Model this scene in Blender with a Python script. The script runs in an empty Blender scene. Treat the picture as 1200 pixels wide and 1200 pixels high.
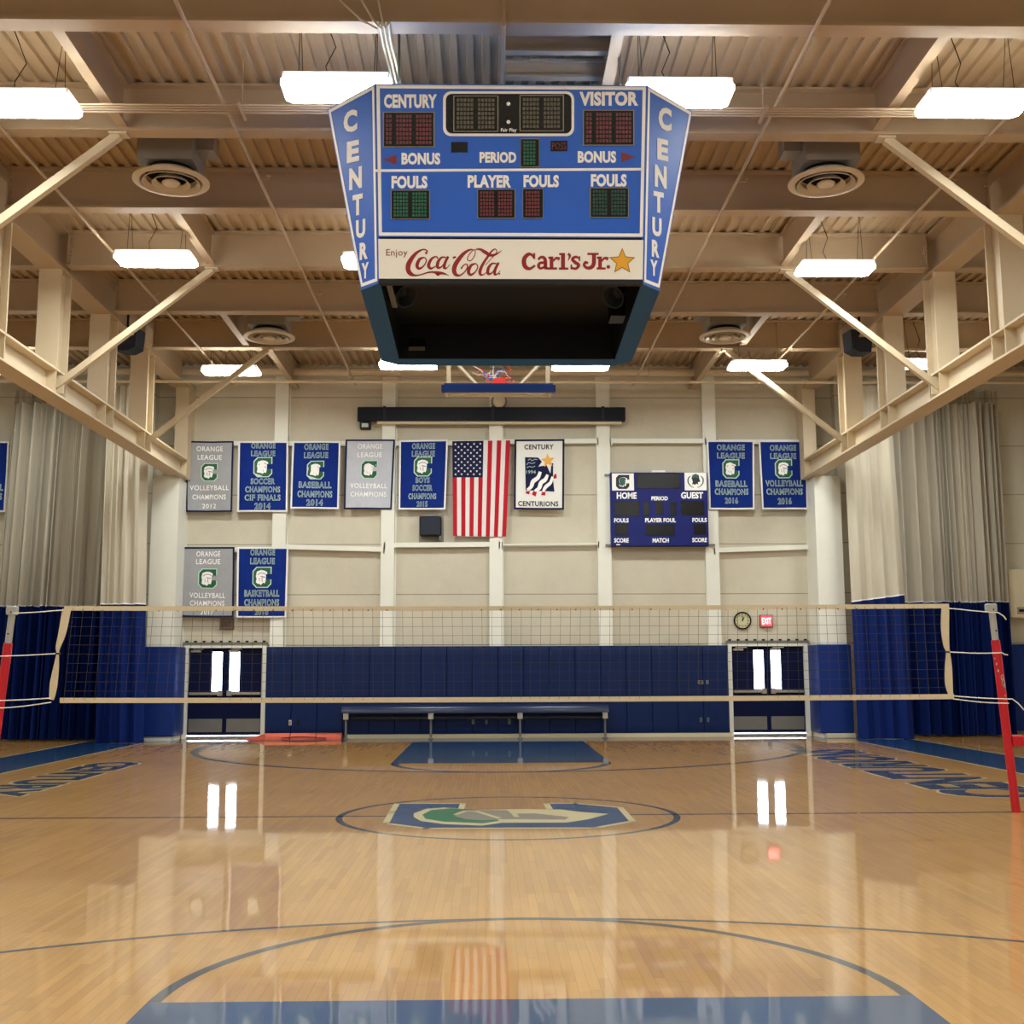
import bpy, math, random
from mathutils import Vector, Matrix

# ------------------------------------------------------------------ camera, world, exposure
SC = bpy.context.scene
COL = SC.collection
F_PX, PITCH, YAW, ROLL, CAM_X, CAM_H = 1365.1, 0.1333, 0.0207, -0.0037, -0.2119, 1.564
_cy, _sy, _cp, _sp = math.cos(YAW), math.sin(YAW), math.cos(PITCH), math.sin(PITCH)
C_F = Vector((_sy*_cp, _cy*_cp, _sp))
_r = Vector((_cy, -_sy, 0)); _u = _r.cross(C_F)
C_R = _r*math.cos(ROLL) + _u*math.sin(ROLL)
C_U = -_r*math.sin(ROLL) + _u*math.cos(ROLL)
C_P = Vector((CAM_X, 0, CAM_H))
cam_data = bpy.data.cameras.new('camera'); cam = bpy.data.objects.new('camera', cam_data); COL.objects.link(cam)
cam_data.sensor_width = 36; cam_data.lens = F_PX*36/1200; cam_data.clip_start = .05; cam_data.clip_end = 200
M = Matrix((( C_R.x, C_U.x, -C_F.x, C_P.x), (C_R.y, C_U.y, -C_F.y, C_P.y), (C_R.z, C_U.z, -C_F.z, C_P.z), (0, 0, 0, 1)))
cam.matrix_world = M
SC.camera = cam
SC.view_settings.view_transform = 'Standard'; SC.view_settings.look = 'None'
SC.view_settings.gamma = 1; SC.view_settings.use_curve_mapping = False
EXPOSURE = 0.0
SC.view_settings.exposure = EXPOSURE
LAMP = 68.0                     # strength of the ceiling lamps
LAMP_COL = (.955, 1.0, .955)
DAY = 14.0                       # daylight outside the doors
w = bpy.data.worlds.new('daylight'); SC.world = w; w.use_nodes = True
bg = w.node_tree.nodes['Background']; bg.inputs[0].default_value = (.82, .9, 1, 1); bg.inputs[1].default_value = DAY

# ------------------------------------------------------------------ helpers
def at(u, v, x=None, y=None, z=None):
    """point of the place seen at a pixel, on the plane x=, y= or z="""
    d = C_F + C_R*((u-600)/F_PX) - C_U*((v-600)/F_PX)
    if y is not None: t = (y-C_P.y)/d.y
    elif x is not None: t = (x-C_P.x)/d.x
    else: t = (z-C_P.z)/d.z
    return C_P + d*t
def on_plane(u, v, P, n):
    d = C_F + C_R*((u-600)/F_PX) - C_U*((v-600)/F_PX)
    return C_P + d*((P-C_P).dot(n)/d.dot(n))
def px(p):
    d = Vector(p)-C_P; z = d.dot(C_F)
    return 600+F_PX*d.dot(C_R)/z, 600-F_PX*d.dot(C_U)/z

def lin(c): return tuple((x/12.92 if x <= .04045 else ((x+.055)/1.055)**2.4) for x in (v/255 for v in c))
MATS = {}
def mat(name, rgb, rough=.6, metal=0, var=0.0, vscale=3, bump=0.0, bscale=40, emit=0, coat=0, coat_r=.1, stretch=(1, 1, 1), spec=.5, sheen=0):
    m = bpy.data.materials.new(name); m.use_nodes = True
    nt = m.node_tree; b = nt.nodes['Principled BSDF']
    c = lin(rgb)+(1,)
    b.inputs['Base Color'].default_value = c; b.inputs['Roughness'].default_value = rough
    b.inputs['Metallic'].default_value = metal
    b.inputs['Specular IOR Level'].default_value = spec
    if coat: b.inputs['Coat Weight'].default_value = coat; b.inputs['Coat Roughness'].default_value = coat_r
    if sheen: b.inputs['Sheen Weight'].default_value = sheen
    if emit: b.inputs['Emission Color'].default_value = c; b.inputs['Emission Strength'].default_value = emit
    if var or bump:
        tc = nt.nodes.new('ShaderNodeTexCoord'); mp = nt.nodes.new('ShaderNodeMapping'); mp.inputs['Scale'].default_value = stretch
        nt.links.new(tc.outputs['Object'], mp.inputs[0])
    if var:
        n = nt.nodes.new('ShaderNodeTexNoise'); n.inputs['Scale'].default_value = vscale; n.inputs['Detail'].default_value = 6; n.inputs['Roughness'].default_value = .65
        nt.links.new(mp.outputs[0], n.inputs['Vector'])
        r = nt.nodes.new('ShaderNodeMapRange'); r.inputs[1].default_value = .25; r.inputs[2].default_value = .75
        r.inputs[3].default_value = 1-var; r.inputs[4].default_value = 1+var
        nt.links.new(n.outputs[0], r.inputs[0])
        mx = nt.nodes.new('ShaderNodeVectorMath'); mx.operation = 'SCALE'; mx.inputs[0].default_value = c[:3]
        nt.links.new(r.outputs[0], mx.inputs['Scale']); nt.links.new(mx.outputs[0], b.inputs['Base Color'])
    if bump:
        n = nt.nodes.new('ShaderNodeTexNoise'); n.inputs['Scale'].default_value = bscale; n.inputs['Detail'].default_value = 5
        nt.links.new(mp.outputs[0], n.inputs['Vector'])
        bp = nt.nodes.new('ShaderNodeBump'); bp.inputs['Strength'].default_value = bump; bp.inputs['Distance'].default_value = .02
        nt.links.new(n.outputs[0], bp.inputs['Height']); nt.links.new(bp.outputs[0], b.inputs['Normal'])
    MATS[name] = m
    return m

ORIGIN = {}
def root_of(o):
    while o.parent: o = o.parent
    return o
class MB:
    """collects shapes and links them as one mesh object"""
    def __init__(s): s.v = []; s.f = []; s.m = []
    def face(s, pts, m=0):
        i = len(s.v); s.v += [Vector(p) for p in pts]; s.f.append(tuple(range(i, i+len(pts)))); s.m.append(m)
    def box(s, x0, x1, y0, y1, z0, z1, m=0):
        i = len(s.v)
        s.v += [Vector((x, y, z)) for z in (z0, z1) for y in (y0, y1) for x in (x0, x1)]
        for q in ((0, 2, 3, 1), (4, 5, 7, 6), (0, 1, 5, 4), (2, 6, 7, 3), (0, 4, 6, 2), (1, 3, 7, 5)):
            s.f.append(tuple(i+k for k in q)); s.m.append(m)
        return s
    def bbox(s, x0, x1, y0, y1, z0, z1, b=.01, m=0):
        """box with chamfered edges: three nested extents"""
        i = len(s.v); P = []
        for (z, e) in ((z0, b), (z0+b, 0), (z1-b, 0), (z1, b)):
            for (x, y) in ((x0+e+b, y0+e), (x1-e-b, y0+e), (x1-e, y0+e+b), (x1-e, y1-e-b), (x1-e-b, y1-e), (x0+e+b, y1-e), (x0+e, y1-e-b), (x0+e, y0+e+b)):
                P.append(Vector((x, y, z)))
        s.v += P
        s.f.append(tuple(i+k for k in range(7, -1, -1))); s.m.append(m)
        s.f.append(tuple(i+24+k for k in range(8))); s.m.append(m)
        for l in range(3):
            for k in range(8):
                a = i+l*8+k; c = i+l*8+(k+1) % 8
                s.f.append((a, c, c+8, a+8)); s.m.append(m)
        return s
    def bar(s, a, b, wx, wz=None, up=(0, 0, 1), m=0):
        """rectangular bar from a to b"""
        a, b = Vector(a), Vector(b); wz = wx if wz is None else wz
        d = (b-a).normalized(); up = Vector(up)
        if abs(d.dot(up)) > .99: up = Vector((0, 1, 0))
        x = d.cross(up).normalized(); z = x.cross(d)
        i = len(s.v)
        for p in (a, b):
            for (sx, sz) in ((-1, -1), (1, -1), (1, 1), (-1, 1)): s.v.append(p+x*(sx*wx/2)+z*(sz*wz/2))
        for q in ((0, 3, 2, 1), (4, 5, 6, 7), (0, 1, 5, 4), (1, 2, 6, 5), (2, 3, 7, 6), (3, 0, 4, 7)):
            s.f.append(tuple(i+k for k in q)); s.m.append(m)
        return s
    def tube(s, pts, r, n=8, m=0, cap=True):
        pts = [Vector(p) for p in pts]; i = len(s.v); rr = r if isinstance(r, (list, tuple)) else [r]*len(pts)
        ref = None
        for k, p in enumerate(pts):
            d = (pts[min(k+1, len(pts)-1)]-pts[max(k-1, 0)]).normalized()
            if ref is None: ref = Vector((0, 0, 1)) if abs(d.z) < .9 else Vector((1, 0, 0))
            x = d.cross(ref)
            if x.length < 1e-4: x = d.cross(Vector((.3, 1, .2)))
            x.normalize(); z = x.cross(d); ref = z
            for j in range(n):
                a = 2*math.pi*j/n; s.v.append(p+x*(rr[k]*math.cos(a))+z*(rr[k]*math.sin(a)))
        for k in range(len(pts)-1):
            for j in range(n):
                a = i+k*n+j; b = i+k*n+(j+1) % n
                s.f.append((a, b, b+n, a+n)); s.m.append(m)
        if cap:
            s.f.append(tuple(i+j for j in range(n-1, -1, -1))); s.m.append(m)
            e = i+(len(pts)-1)*n; s.f.append(tuple(e+j for j in range(n))); s.m.append(m)
        return s
    def lathe(s, prof, c, ax=(0, 0, 1), n=32, m=0):
        """prof: (radius, height along ax)"""
        ax = Vector(ax).normalized(); t = Vector((1, 0, 0)) if abs(ax.x) < .9 else Vector((0, 1, 0))
        x = ax.cross(t).normalized(); y = ax.cross(x); c = Vector(c); i = len(s.v)
        for (r, h) in prof:
            for j in range(n):
                a = 2*math.pi*j/n; s.v.append(c+ax*h+x*(r*math.cos(a))+y*(r*math.sin(a)))
        for k in range(len(prof)-1):
            for j in range(n):
                a = i+k*n+j; b = i+k*n+(j+1) % n
                s.f.append((a, b, b+n, a+n)); s.m.append(m)
        return s
    def prism(s, poly, off, m=0):
        """polygon of 3d points extruded by the vector off"""
        off = Vector(off); n = len(poly); i = len(s.v)
        s.v += [Vector(p) for p in poly]+[Vector(p)+off for p in poly]
        s.f.append(tuple(i+k for k in range(n-1, -1, -1))); s.m.append(m)
        s.f.append(tuple(i+n+k for k in range(n))); s.m.append(m)
        for k in range(n):
            a = i+k; b = i+(k+1) % n
            s.f.append((a, b, b+n, a+n)); s.m.append(m)
        return s
    def grid(s, fn, nu, nv, m=0):
        i = len(s.v)
        for b in range(nv+1):
            for a in range(nu+1): s.v.append(Vector(fn(a/nu, b/nv)))
        for b in range(nv):
            for a in range(nu):
                p = i+b*(nu+1)+a
                s.f.append((p, p+1, p+nu+2, p+nu+1)); s.m.append(m(a/nu, b/nv) if callable(m) else m)
        return s
    def build(s, name, mats, parent=None, smooth=False, normals=True):
        me = bpy.data.meshes.new(name)
        o = Vector((0, 0, 0))
        if parent is not None: o = ORIGIN[root_of(parent).name]
        me.from_pydata([tuple(p-o) for p in s.v], [], s.f)
        ms = mats if isinstance(mats, (list, tuple)) else [mats]
        for m in ms: me.materials.append(MATS[m])
        me.polygons.foreach_set('material_index', s.m)
        if smooth: me.polygons.foreach_set('use_smooth', [True]*len(s.f))
        me.update()
        ob = bpy.data.objects.new(name, me); COL.objects.link(ob)
        if parent is not None: ob.parent = parent
        else: ORIGIN[ob.name] = Vector((0, 0, 0))
        if smooth:
            me.set_sharp_from_angle(angle=math.radians(40))
        return ob
def tag(o, label=None, cat=None, group=None, kind=None):
    for k, v in (('label', label), ('category', cat), ('group', group), ('kind', kind)):
        if v: o[k] = v
    return o
def thing(name, loc, label, cat, group=None, kind=None):
    o = bpy.data.objects.new(name, None); COL.objects.link(o); o.location = loc; o.empty_display_size = .2
    ORIGIN[o.name] = Vector(loc)
    return tag(o, label, cat, group, kind)
def struct(mb, name, mats, label=None, cat=None, group=None, smooth=False, parent=None):
    o = mb.build(name, mats, parent, smooth=smooth)
    return tag(o, label, cat, group, 'structure')
def copy_tree(o, parent=None):
    c = o.copy(); COL.objects.link(c)
    if parent is not None: c.parent = parent
    ORIGIN[c.name] = ORIGIN.get(o.name, Vector((0, 0, 0)))
    for ch in [x for x in bpy.data.objects if x.parent == o]: copy_tree(ch, c)
    return c

# ------------------------------------------------------------------ lettering
_GL = {}
def glyphs(text, bold=0.0, space=1.0):
    """2d outline triangles of a word in the built-in face, in its own bounding box 0..1"""
    key = (text, bold, space)
    if key in _GL: return _GL[key]
    cu = bpy.data.curves.new('word', 'FONT'); cu.body = text; cu.size = 1; cu.offset = bold; cu.space_character = space
    cu.fill_mode = 'FRONT'; cu.resolution_u = 3
    ob = bpy.data.objects.new('word', cu); COL.objects.link(ob)
    dg = bpy.context.evaluated_depsgraph_get(); dg.update()
    me = bpy.data.meshes.new_from_object(ob.evaluated_get(dg))
    vs = [(v.co.x, v.co.y) for v in me.vertices]; fs = [tuple(p.vertices) for p in me.polygons]
    bpy.data.objects.remove(ob); bpy.data.curves.remove(cu); bpy.data.meshes.remove(me)
    x0 = min(v[0] for v in vs); x1 = max(v[0] for v in vs); y0 = min(v[1] for v in vs); y1 = max(v[1] for v in vs)
    out = ([((x-x0)/(x1-x0), (y-y0)/(y1-y0)) for x, y in vs], fs, (x1-x0)/(y1-y0))
    _GL[key] = out
    return out
def word(mb, text, fn, bold=.02, m=0, space=1.0):
    """puts a word through fn(s, t) -> point, s and t run 0..1 over the word's box"""
    vs, fs, _a = glyphs(text, bold, space); i = len(mb.v)
    mb.v += [Vector(fn(s, t)) for s, t in vs]
    for f in fs: mb.f.append(tuple(i+k for k in f)); mb.m.append(m)
def stroke2d(pts, k=6):
    """pen stroke [(x, y, width)...] as quads in 2d"""
    P = [pts[0]]+list(pts)+[pts[-1]]; Q = []
    for j in range(1, len(P)-2):
        for q in range(k):
            t = q/k; a, b, c, d = P[j-1], P[j], P[j+1], P[j+2]
            Q.append(tuple(.5*((2*b[i])+(-a[i]+c[i])*t+(2*a[i]-5*b[i]+4*c[i]-d[i])*t*t+(-a[i]+3*b[i]-3*c[i]+d[i])*t**3) for i in range(3)))
    Q.append(tuple(pts[-1])); L = []; R = []
    for j, q in enumerate(Q):
        a = Q[max(j-1, 0)]; b = Q[min(j+1, len(Q)-1)]; dx, dy = b[0]-a[0], b[1]-a[1]; l = math.hypot(dx, dy) or 1
        nx, ny = -dy/l*max(q[2], 1e-4)/2, dx/l*max(q[2], 1e-4)/2
        L.append((q[0]+nx, q[1]+ny)); R.append((q[0]-nx, q[1]-ny))
    return [(L[j], R[j], R[j+1], L[j+1]) for j in range(len(Q)-1)]
def pen(mb, pts, fn, m=0, k=6):
    for q in stroke2d(pts, k): mb.face([fn(*p) for p in q], m)
def disc2d(cx, cy, r, n=20, ry=None): return [(cx+r*math.cos(2*math.pi*j/n), cy+(ry or r)*math.sin(2*math.pi*j/n)) for j in range(n)]
def star2d(cx, cy, r, ri=.382, a0=math.pi/2, n=5):
    return [(cx+(r if j % 2 == 0 else r*ri)*math.cos(a0+j*math.pi/n), cy+(r if j % 2 == 0 else r*ri)*math.sin(a0+j*math.pi/n)) for j in range(2*n)]
C_POLY = [(.2, 0), (.8, 0), (.98, .18), (.98, .4), (.7, .4), (.7, .3), (.62, .23), (.38, .23), (.28, .33), (.28, .67), (.38, .77), (.62, .77), (.7, .72), (.7, .66), (.98, .66), (.98, 1), (.78, 1), (.2, 1), (0, .8), (0, .2)]
HELM = [(.16, .67), (.2, .8), (.41, .87), (.61, .86), (.78, .78), (.8, .67), (.71, .655), (.73, .53), (.71, .31), (.67, .18), (.57, .22), (.51, .16), (.43, .09), (.37, .16), (.25, .16), (.14, .24), (.18, .42), (.14, .56)]
# ------------------------------------------------------------------ materials
mat('concrete', (206, 199, 181), .85, var=.07, vscale=1.2, bump=.25, bscale=18)
mat('white_paint', (236, 236, 226), .5, var=.03, vscale=2)
mat('cream_steel', (208, 190, 160), .5, var=.04, vscale=1.5)
mat('roof_steel', (180, 156, 126), .55, var=.05, vscale=1.2)  # same paint as cream_steel, darkened for the weaker light up at the roof
mat('deck', (178, 154, 122), .6, var=.06, vscale=1.0)  # the roof's dimmer light is put into this darker tone too
mat('grey_duct', (150, 142, 128), .55, metal=.2, var=.06, vscale=3)
mat('diffuser_paint', (206, 190, 164), .45)
mat('black', (16, 16, 18), .55, spec=0.25)
mat('black_case', (20, 24, 34), .5, var=.1, spec=0.2)
mat('black_gloss', (10, 10, 11), .25, spec=0.3)
mat('navy_vinyl', (14, 35, 80), .42, var=.08, vscale=4, bump=.25, bscale=9, spec=0.18)
mat('pad_royal', (18, 46, 116), .42, var=.08, vscale=4, bump=.2, bscale=9, spec=0.2)
mat('navy_seam', (9, 22, 54), .6, spec=0.1)
mat('door_paint', (9, 18, 56), .6, var=.05, spec=0.12)
mat('bench_blue', (14, 30, 68), .24, spec=.4)
mat('steel', (190, 190, 188), .3, metal=.9)
mat('dull_steel', (128, 128, 126), .42, metal=.7, var=.08)
mat('board_blue', (28, 96, 212), .38, var=.03)
mat('board_blue_dark', (12, 84, 156), .55, spec=.25)
mat('sign_white', (252, 252, 252), .4)
mat('ad_white', (246, 244, 236), .4)
mat('ad_red', (150, 22, 40), .45)
mat('lamp_red', (112, 38, 50), .35)
mat('lamp_green', (16, 100, 76), .35)
mat('lamp_dark_green', (16, 74, 64), .35)
mat('lamp_amber', (92, 88, 72), .35)
mat('display_black', (18, 17, 20), .25, spec=0.3)
mat('display_trim', (150, 140, 120), .4, metal=.4)
mat('arrow_red', (128, 32, 44), .4)
mat('poss_red', (92, 20, 30), .4)
mat('star_gold', (236, 172, 48), .45)
mat('star_edge', (140, 86, 20), .5)
mat('wall_board_blue', (24, 34, 108), .35, var=.05, vscale=3, spec=0.2)
mat('banner_blue', (11, 41, 124), .75, var=.1, vscale=5, bump=.6, bscale=5, spec=0.15)
mat('banner_grey', (160, 162, 168), .75, var=.06, vscale=5, bump=.5, bscale=5, sheen=.2)
mat('banner_silver', (190, 194, 206), .7, var=.06, vscale=5, bump=.8, bscale=7, sheen=.2)
mat('banner_white', (238, 238, 234), .75, var=.02)
mat('hem_white', (236, 236, 238), .75)
mat('hem_navy', (26, 30, 66), .75, spec=0.15)
mat('text_white', (250, 250, 250), .7)
mat('text_pale', (166, 190, 186), .7)
mat('text_teal', (38, 78, 120), .7)
mat('text_black', (44, 46, 52), .7)
mat('logo_green', (18, 92, 58), .65)
mat('logo_pale', (196, 222, 208), .7)
mat('logo_line', (160, 140, 160), .7)
mat('logo_teal', (48, 98, 90), .6)
mat('flag_red', (186, 28, 46), .75, var=.05, vscale=6, spec=0.2)
mat('flag_white', (232, 226, 226), .75, var=.03)
mat('flag_navy', (28, 32, 70), .75, var=.05, spec=0.15)
mat('curtain_grey', (200, 192, 174), .7, var=.1, vscale=1.4, stretch=(6, 6, .3), sheen=.3)  # stretched streaks paint extra fold shade, here and in the blue cloth
mat('curtain_blue', (19, 39, 102), .6, var=.1, vscale=1.4, stretch=(6, 6, .3), spec=0.08)
mat('tape_white', (204, 190, 160), .7, var=.06, vscale=12)
mat('net_cord', (64, 56, 48), .8)
mat('rope_white', (226, 224, 218), .7)
mat('post_red', (186, 22, 40), .35, var=.05)
mat('post_grey', (170, 172, 168), .4, metal=.3, var=.06)
mat('orange_red', (216, 98, 72), .6, var=.1, vscale=5)
mat('base_wood', (196, 186, 160), .5, var=.08, vscale=6, stretch=(.4, 4, 4))
mat('rim_red', (206, 52, 40), .4)
mat('glass_pane', (200, 214, 214), .08)
mat('clock_face', (206, 202, 160), .5)
mat('exit_red', (240, 70, 80), .5, emit=1.6)
mat('exit_letter', (255, 190, 190), .5, emit=2.6)
mat('exit_dim', (104, 84, 70), .5)
mat('exit_dim_letter', (58, 34, 30), .5)
mat('box_cream', (212, 200, 172), .5)
mat('emergency', (196, 214, 196), .4)
mat('ground', (190, 186, 178), .8)
mat('speaker_grey', (38, 44, 56), .6, spec=0.25)
mat('brown_void', (70, 50, 36), .8)
m = mat('lamp_glow', (255, 255, 255), .5, emit=LAMP); m.node_tree.nodes['Principled BSDF'].inputs['Emission Color'].default_value = LAMP_COL+(1,)
m = mat('lamp_side', (255, 255, 255), .5, emit=LAMP*.22); m.node_tree.nodes['Principled BSDF'].inputs['Emission Color'].default_value = LAMP_COL+(1,)
m = mat('door_glass', (245, 250, 255), .02)
b = m.node_tree.nodes['Principled BSDF']; b.inputs['Transmission Weight'].default_value = 1; b.inputs['IOR'].default_value = 1.02
m = mat('board_glass', (220, 232, 230), .05)
b = m.node_tree.nodes['Principled BSDF']; b.inputs['Transmission Weight'].default_value = 1; b.inputs['IOR'].default_value = 1.1

def finish(nt, b, boards):
    """varnish of the gym floor: clear coat whose normal changes a little from board to board"""
    L = nt.links
    g = nt.nodes.new('ShaderNodeNewGeometry')
    nz = nt.nodes.new('ShaderNodeTexNoise'); nz.inputs['Scale'].default_value = 2.2; nz.inputs['Detail'].default_value = 3
    mp = nt.nodes.new('ShaderNodeMapping'); mp.inputs['Scale'].default_value = (2.2, .8, 1)
    L.new(g.outputs['Position'], mp.inputs[0]); L.new(mp.outputs[0], nz.inputs['Vector'])
    def centred(sock, amt):
        s = nt.nodes.new('ShaderNodeVectorMath'); s.operation = 'SUBTRACT'; s.inputs[1].default_value = (.5, .5, .5); L.new(sock, s.inputs[0])
        k = nt.nodes.new('ShaderNodeVectorMath'); k.operation = 'MULTIPLY'; k.inputs[1].default_value = amt; L.new(s.outputs[0], k.inputs[0]); return k.outputs[0]
    a = nt.nodes.new('ShaderNodeVectorMath'); a.operation = 'ADD'
    L.new(centred(nz.outputs['Color'], (.006, .0005, 0)), a.inputs[0]); L.new(centred(boards, (.0045, .00025, 0)), a.inputs[1])
    a2 = nt.nodes.new('ShaderNodeVectorMath'); a2.operation = 'ADD'; L.new(a.outputs[0], a2.inputs[0]); L.new(g.outputs['Normal'], a2.inputs[1])
    nn = nt.nodes.new('ShaderNodeVectorMath'); nn.operation = 'NORMALIZE'; L.new(a2.outputs[0], nn.inputs[0])
    L.new(nn.outputs[0], b.inputs['Normal']); L.new(nn.outputs[0], b.inputs['Coat Normal'])
    b.inputs['Coat Weight'].default_value = .8; b.inputs['Coat Roughness'].default_value = .035; b.inputs['Coat IOR'].default_value = 1.52
    b.inputs['Roughness'].default_value = .45
def board_id(nt):
    """random colour per maple strip, plus its seam mask"""
    L = nt.links
    def math_(op, a, bb=None):
        n = nt.nodes.new('ShaderNodeMath'); n.operation = op
        for i, q in enumerate((a, bb)):
            if q is None: continue
            if isinstance(q, (int, float)): n.inputs[i].default_value = q
            else: L.new(q, n.inputs[i])
        return n.outputs[0]
    g = nt.nodes.new('ShaderNodeNewGeometry'); sp = nt.nodes.new('ShaderNodeSeparateXYZ'); L.new(g.outputs['Position'], sp.inputs[0])
    X = math_('DIVIDE', sp.outputs[0], .057); ix = math_('FLOOR', X); fx = math_('FRACT', X)
    w1 = nt.nodes.new('ShaderNodeTexWhiteNoise'); w1.noise_dimensions = '1D'; L.new(ix, w1.inputs['W'])
    Y = math_('ADD', math_('DIVIDE', sp.outputs[1], .85), math_('MULTIPLY', w1.outputs[0], 7.3)); iy = math_('FLOOR', Y); fy = math_('FRACT', Y)
    cb = nt.nodes.new('ShaderNodeCombineXYZ'); L.new(ix, cb.inputs[0]); L.new(iy, cb.inputs[1])
    w2 = nt.nodes.new('ShaderNodeTexWhiteNoise'); w2.noise_dimensions = '3D'; L.new(cb.outputs[0], w2.inputs['Vector'])
    seam = math_('MAXIMUM', math_('LESS_THAN', fx, .028), math_('LESS_THAN', fy, .003))
    return w2.outputs['Color'], w2.outputs['Value'], seam, g.outputs['Position']
def floor_mat():
    m = bpy.data.materials.new('maple_floor'); m.use_nodes = True; nt = m.node_tree; L = nt.links; b = nt.nodes['Principled BSDF']
    col, val, seam, pos = board_id(nt)
    rmp = nt.nodes.new('ShaderNodeValToRGB'); L.new(val, rmp.inputs[0])
    e = rmp.color_ramp.elements; e[0].position = 0; e[0].color = lin((170, 120, 49))+(1,); e[1].position = 1; e[1].color = lin((188, 139, 62))+(1,)
    for p, c in ((.15, (175, 127, 52)), (.5, (181, 132, 56)), (.85, (185, 136, 60))):
        q = rmp.color_ramp.elements.new(p); q.color = lin(c)+(1,)
    mp = nt.nodes.new('ShaderNodeMapping'); mp.inputs['Scale'].default_value = (40, 2.5, 1); L.new(pos, mp.inputs[0])
    n = nt.nodes.new('ShaderNodeTexNoise'); n.inputs['Scale'].default_value = 1; n.inputs['Detail'].default_value = 5; L.new(mp.outputs[0], n.inputs['Vector'])
    n2 = nt.nodes.new('ShaderNodeTexNoise'); n2.inputs['Scale'].default_value = .6; n2.inputs['Detail'].default_value = 4; L.new(pos, n2.inputs['Vector'])
    r = nt.nodes.new('ShaderNodeMapRange'); r.inputs[1].default_value = .3; r.inputs[2].default_value = .7; r.inputs[3].default_value = .94; r.inputs[4].default_value = 1.05; L.new(n.outputs[0], r.inputs[0])
    r2 = nt.nodes.new('ShaderNodeMapRange'); r2.inputs[1].default_value = .3; r2.inputs[2].default_value = .7; r2.inputs[3].default_value = .9; r2.inputs[4].default_value = 1.06; L.new(n2.outputs[0], r2.inputs[0])
    mu = nt.nodes.new('ShaderNodeMath'); mu.operation = 'MULTIPLY'; L.new(r.outputs[0], mu.inputs[0]); L.new(r2.outputs[0], mu.inputs[1])
    sc = nt.nodes.new('ShaderNodeVectorMath'); sc.operation = 'SCALE'; L.new(rmp.outputs[0], sc.inputs[0]); L.new(mu.outputs[0], sc.inputs['Scale'])
    mx = nt.nodes.new('ShaderNodeMix'); mx.data_type = 'RGBA'; L.new(seam, mx.inputs[0]); L.new(sc.outputs[0], mx.inputs[6]); mx.inputs[7].default_value = lin((118, 80, 42))+(1,)
    L.new(mx.outputs[2], b.inputs['Base Color']); finish(nt, b, col)
    MATS['maple_floor'] = m
floor_mat()
def court_paint(name, rgb):
    m = bpy.data.materials.new(name); m.use_nodes = True; nt = m.node_tree; L = nt.links; b = nt.nodes['Principled BSDF']
    col, val, seam, pos = board_id(nt)
    mx = nt.nodes.new('ShaderNodeMix'); mx.data_type = 'RGBA'
    k = nt.nodes.new('ShaderNodeMath'); k.operation = 'MULTIPLY'; k.inputs[1].default_value = .35; L.new(seam, k.inputs[0]); L.new(k.outputs[0], mx.inputs[0])
    c = lin(rgb); mx.inputs[6].default_value = c+(1,); mx.inputs[7].default_value = (c[0]*.4, c[1]*.4, c[2]*.4, 1)
    L.new(mx.outputs[2], b.inputs['Base Color']); finish(nt, b, col); MATS[name] = m
court_paint('paint_blue', (6, 58, 100)); court_paint('paint_line', (18, 32, 50)); court_paint('paint_dark', (40, 30, 28))
court_paint('paint_cream', (222, 206, 152)); court_paint('paint_green', (24, 116, 58)); court_paint('paint_grey', (150, 140, 116)); court_paint('paint_navy', (12, 44, 78))

def concrete_joints():
    """cast concrete: level board joints every 1.17 m"""
    m = MATS['concrete']; nt = m.node_tree; L = nt.links; b = nt.nodes['Principled BSDF']
    g = nt.nodes.new('ShaderNodeNewGeometry'); sp = nt.nodes.new('ShaderNodeSeparateXYZ'); L.new(g.outputs['Position'], sp.inputs[0])
    a = nt.nodes.new('ShaderNodeMath'); a.operation = 'SUBTRACT'; L.new(sp.outputs[2], a.inputs[0]); a.inputs[1].default_value = JOINT_Z
    d = nt.nodes.new('ShaderNodeMath'); d.operation = 'DIVIDE'; L.new(a.outputs[0], d.inputs[0]); d.inputs[1].default_value = 1.17
    f = nt.nodes.new('ShaderNodeMath'); f.operation = 'FRACT'; L.new(d.outputs[0], f.inputs[0])
    l = nt.nodes.new('ShaderNodeMath'); l.operation = 'LESS_THAN'; L.new(f.outputs[0], l.inputs[0]); l.inputs[1].default_value = .02
    src = b.inputs['Base Color'].links[0].from_socket
    mx = nt.nodes.new('ShaderNodeMix'); mx.data_type = 'RGBA'; L.new(l.outputs[0], mx.inputs[0]); L.new(src, mx.inputs[6]); mx.inputs[7].default_value = lin((158, 150, 132))+(1,)
    L.new(mx.outputs[2], b.inputs['Base Color'])
JOINT_Z = at(580, 697, y=27.15).z
concrete_joints()
# ------------------------------------------------------------------ the hall
YW = 27.15                      # far wall
XL, XR, YN, ZT = -13.6, 13.6, -2.2, 8.72
BEAM_Z, DECK_Z = 8.11, 8.72
def YB(n): return 25.9-2.44*n   # roof beams, counted from the far wall
XT = 7.3                        # truss lines
CY = 12.81                      # court centre

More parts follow.
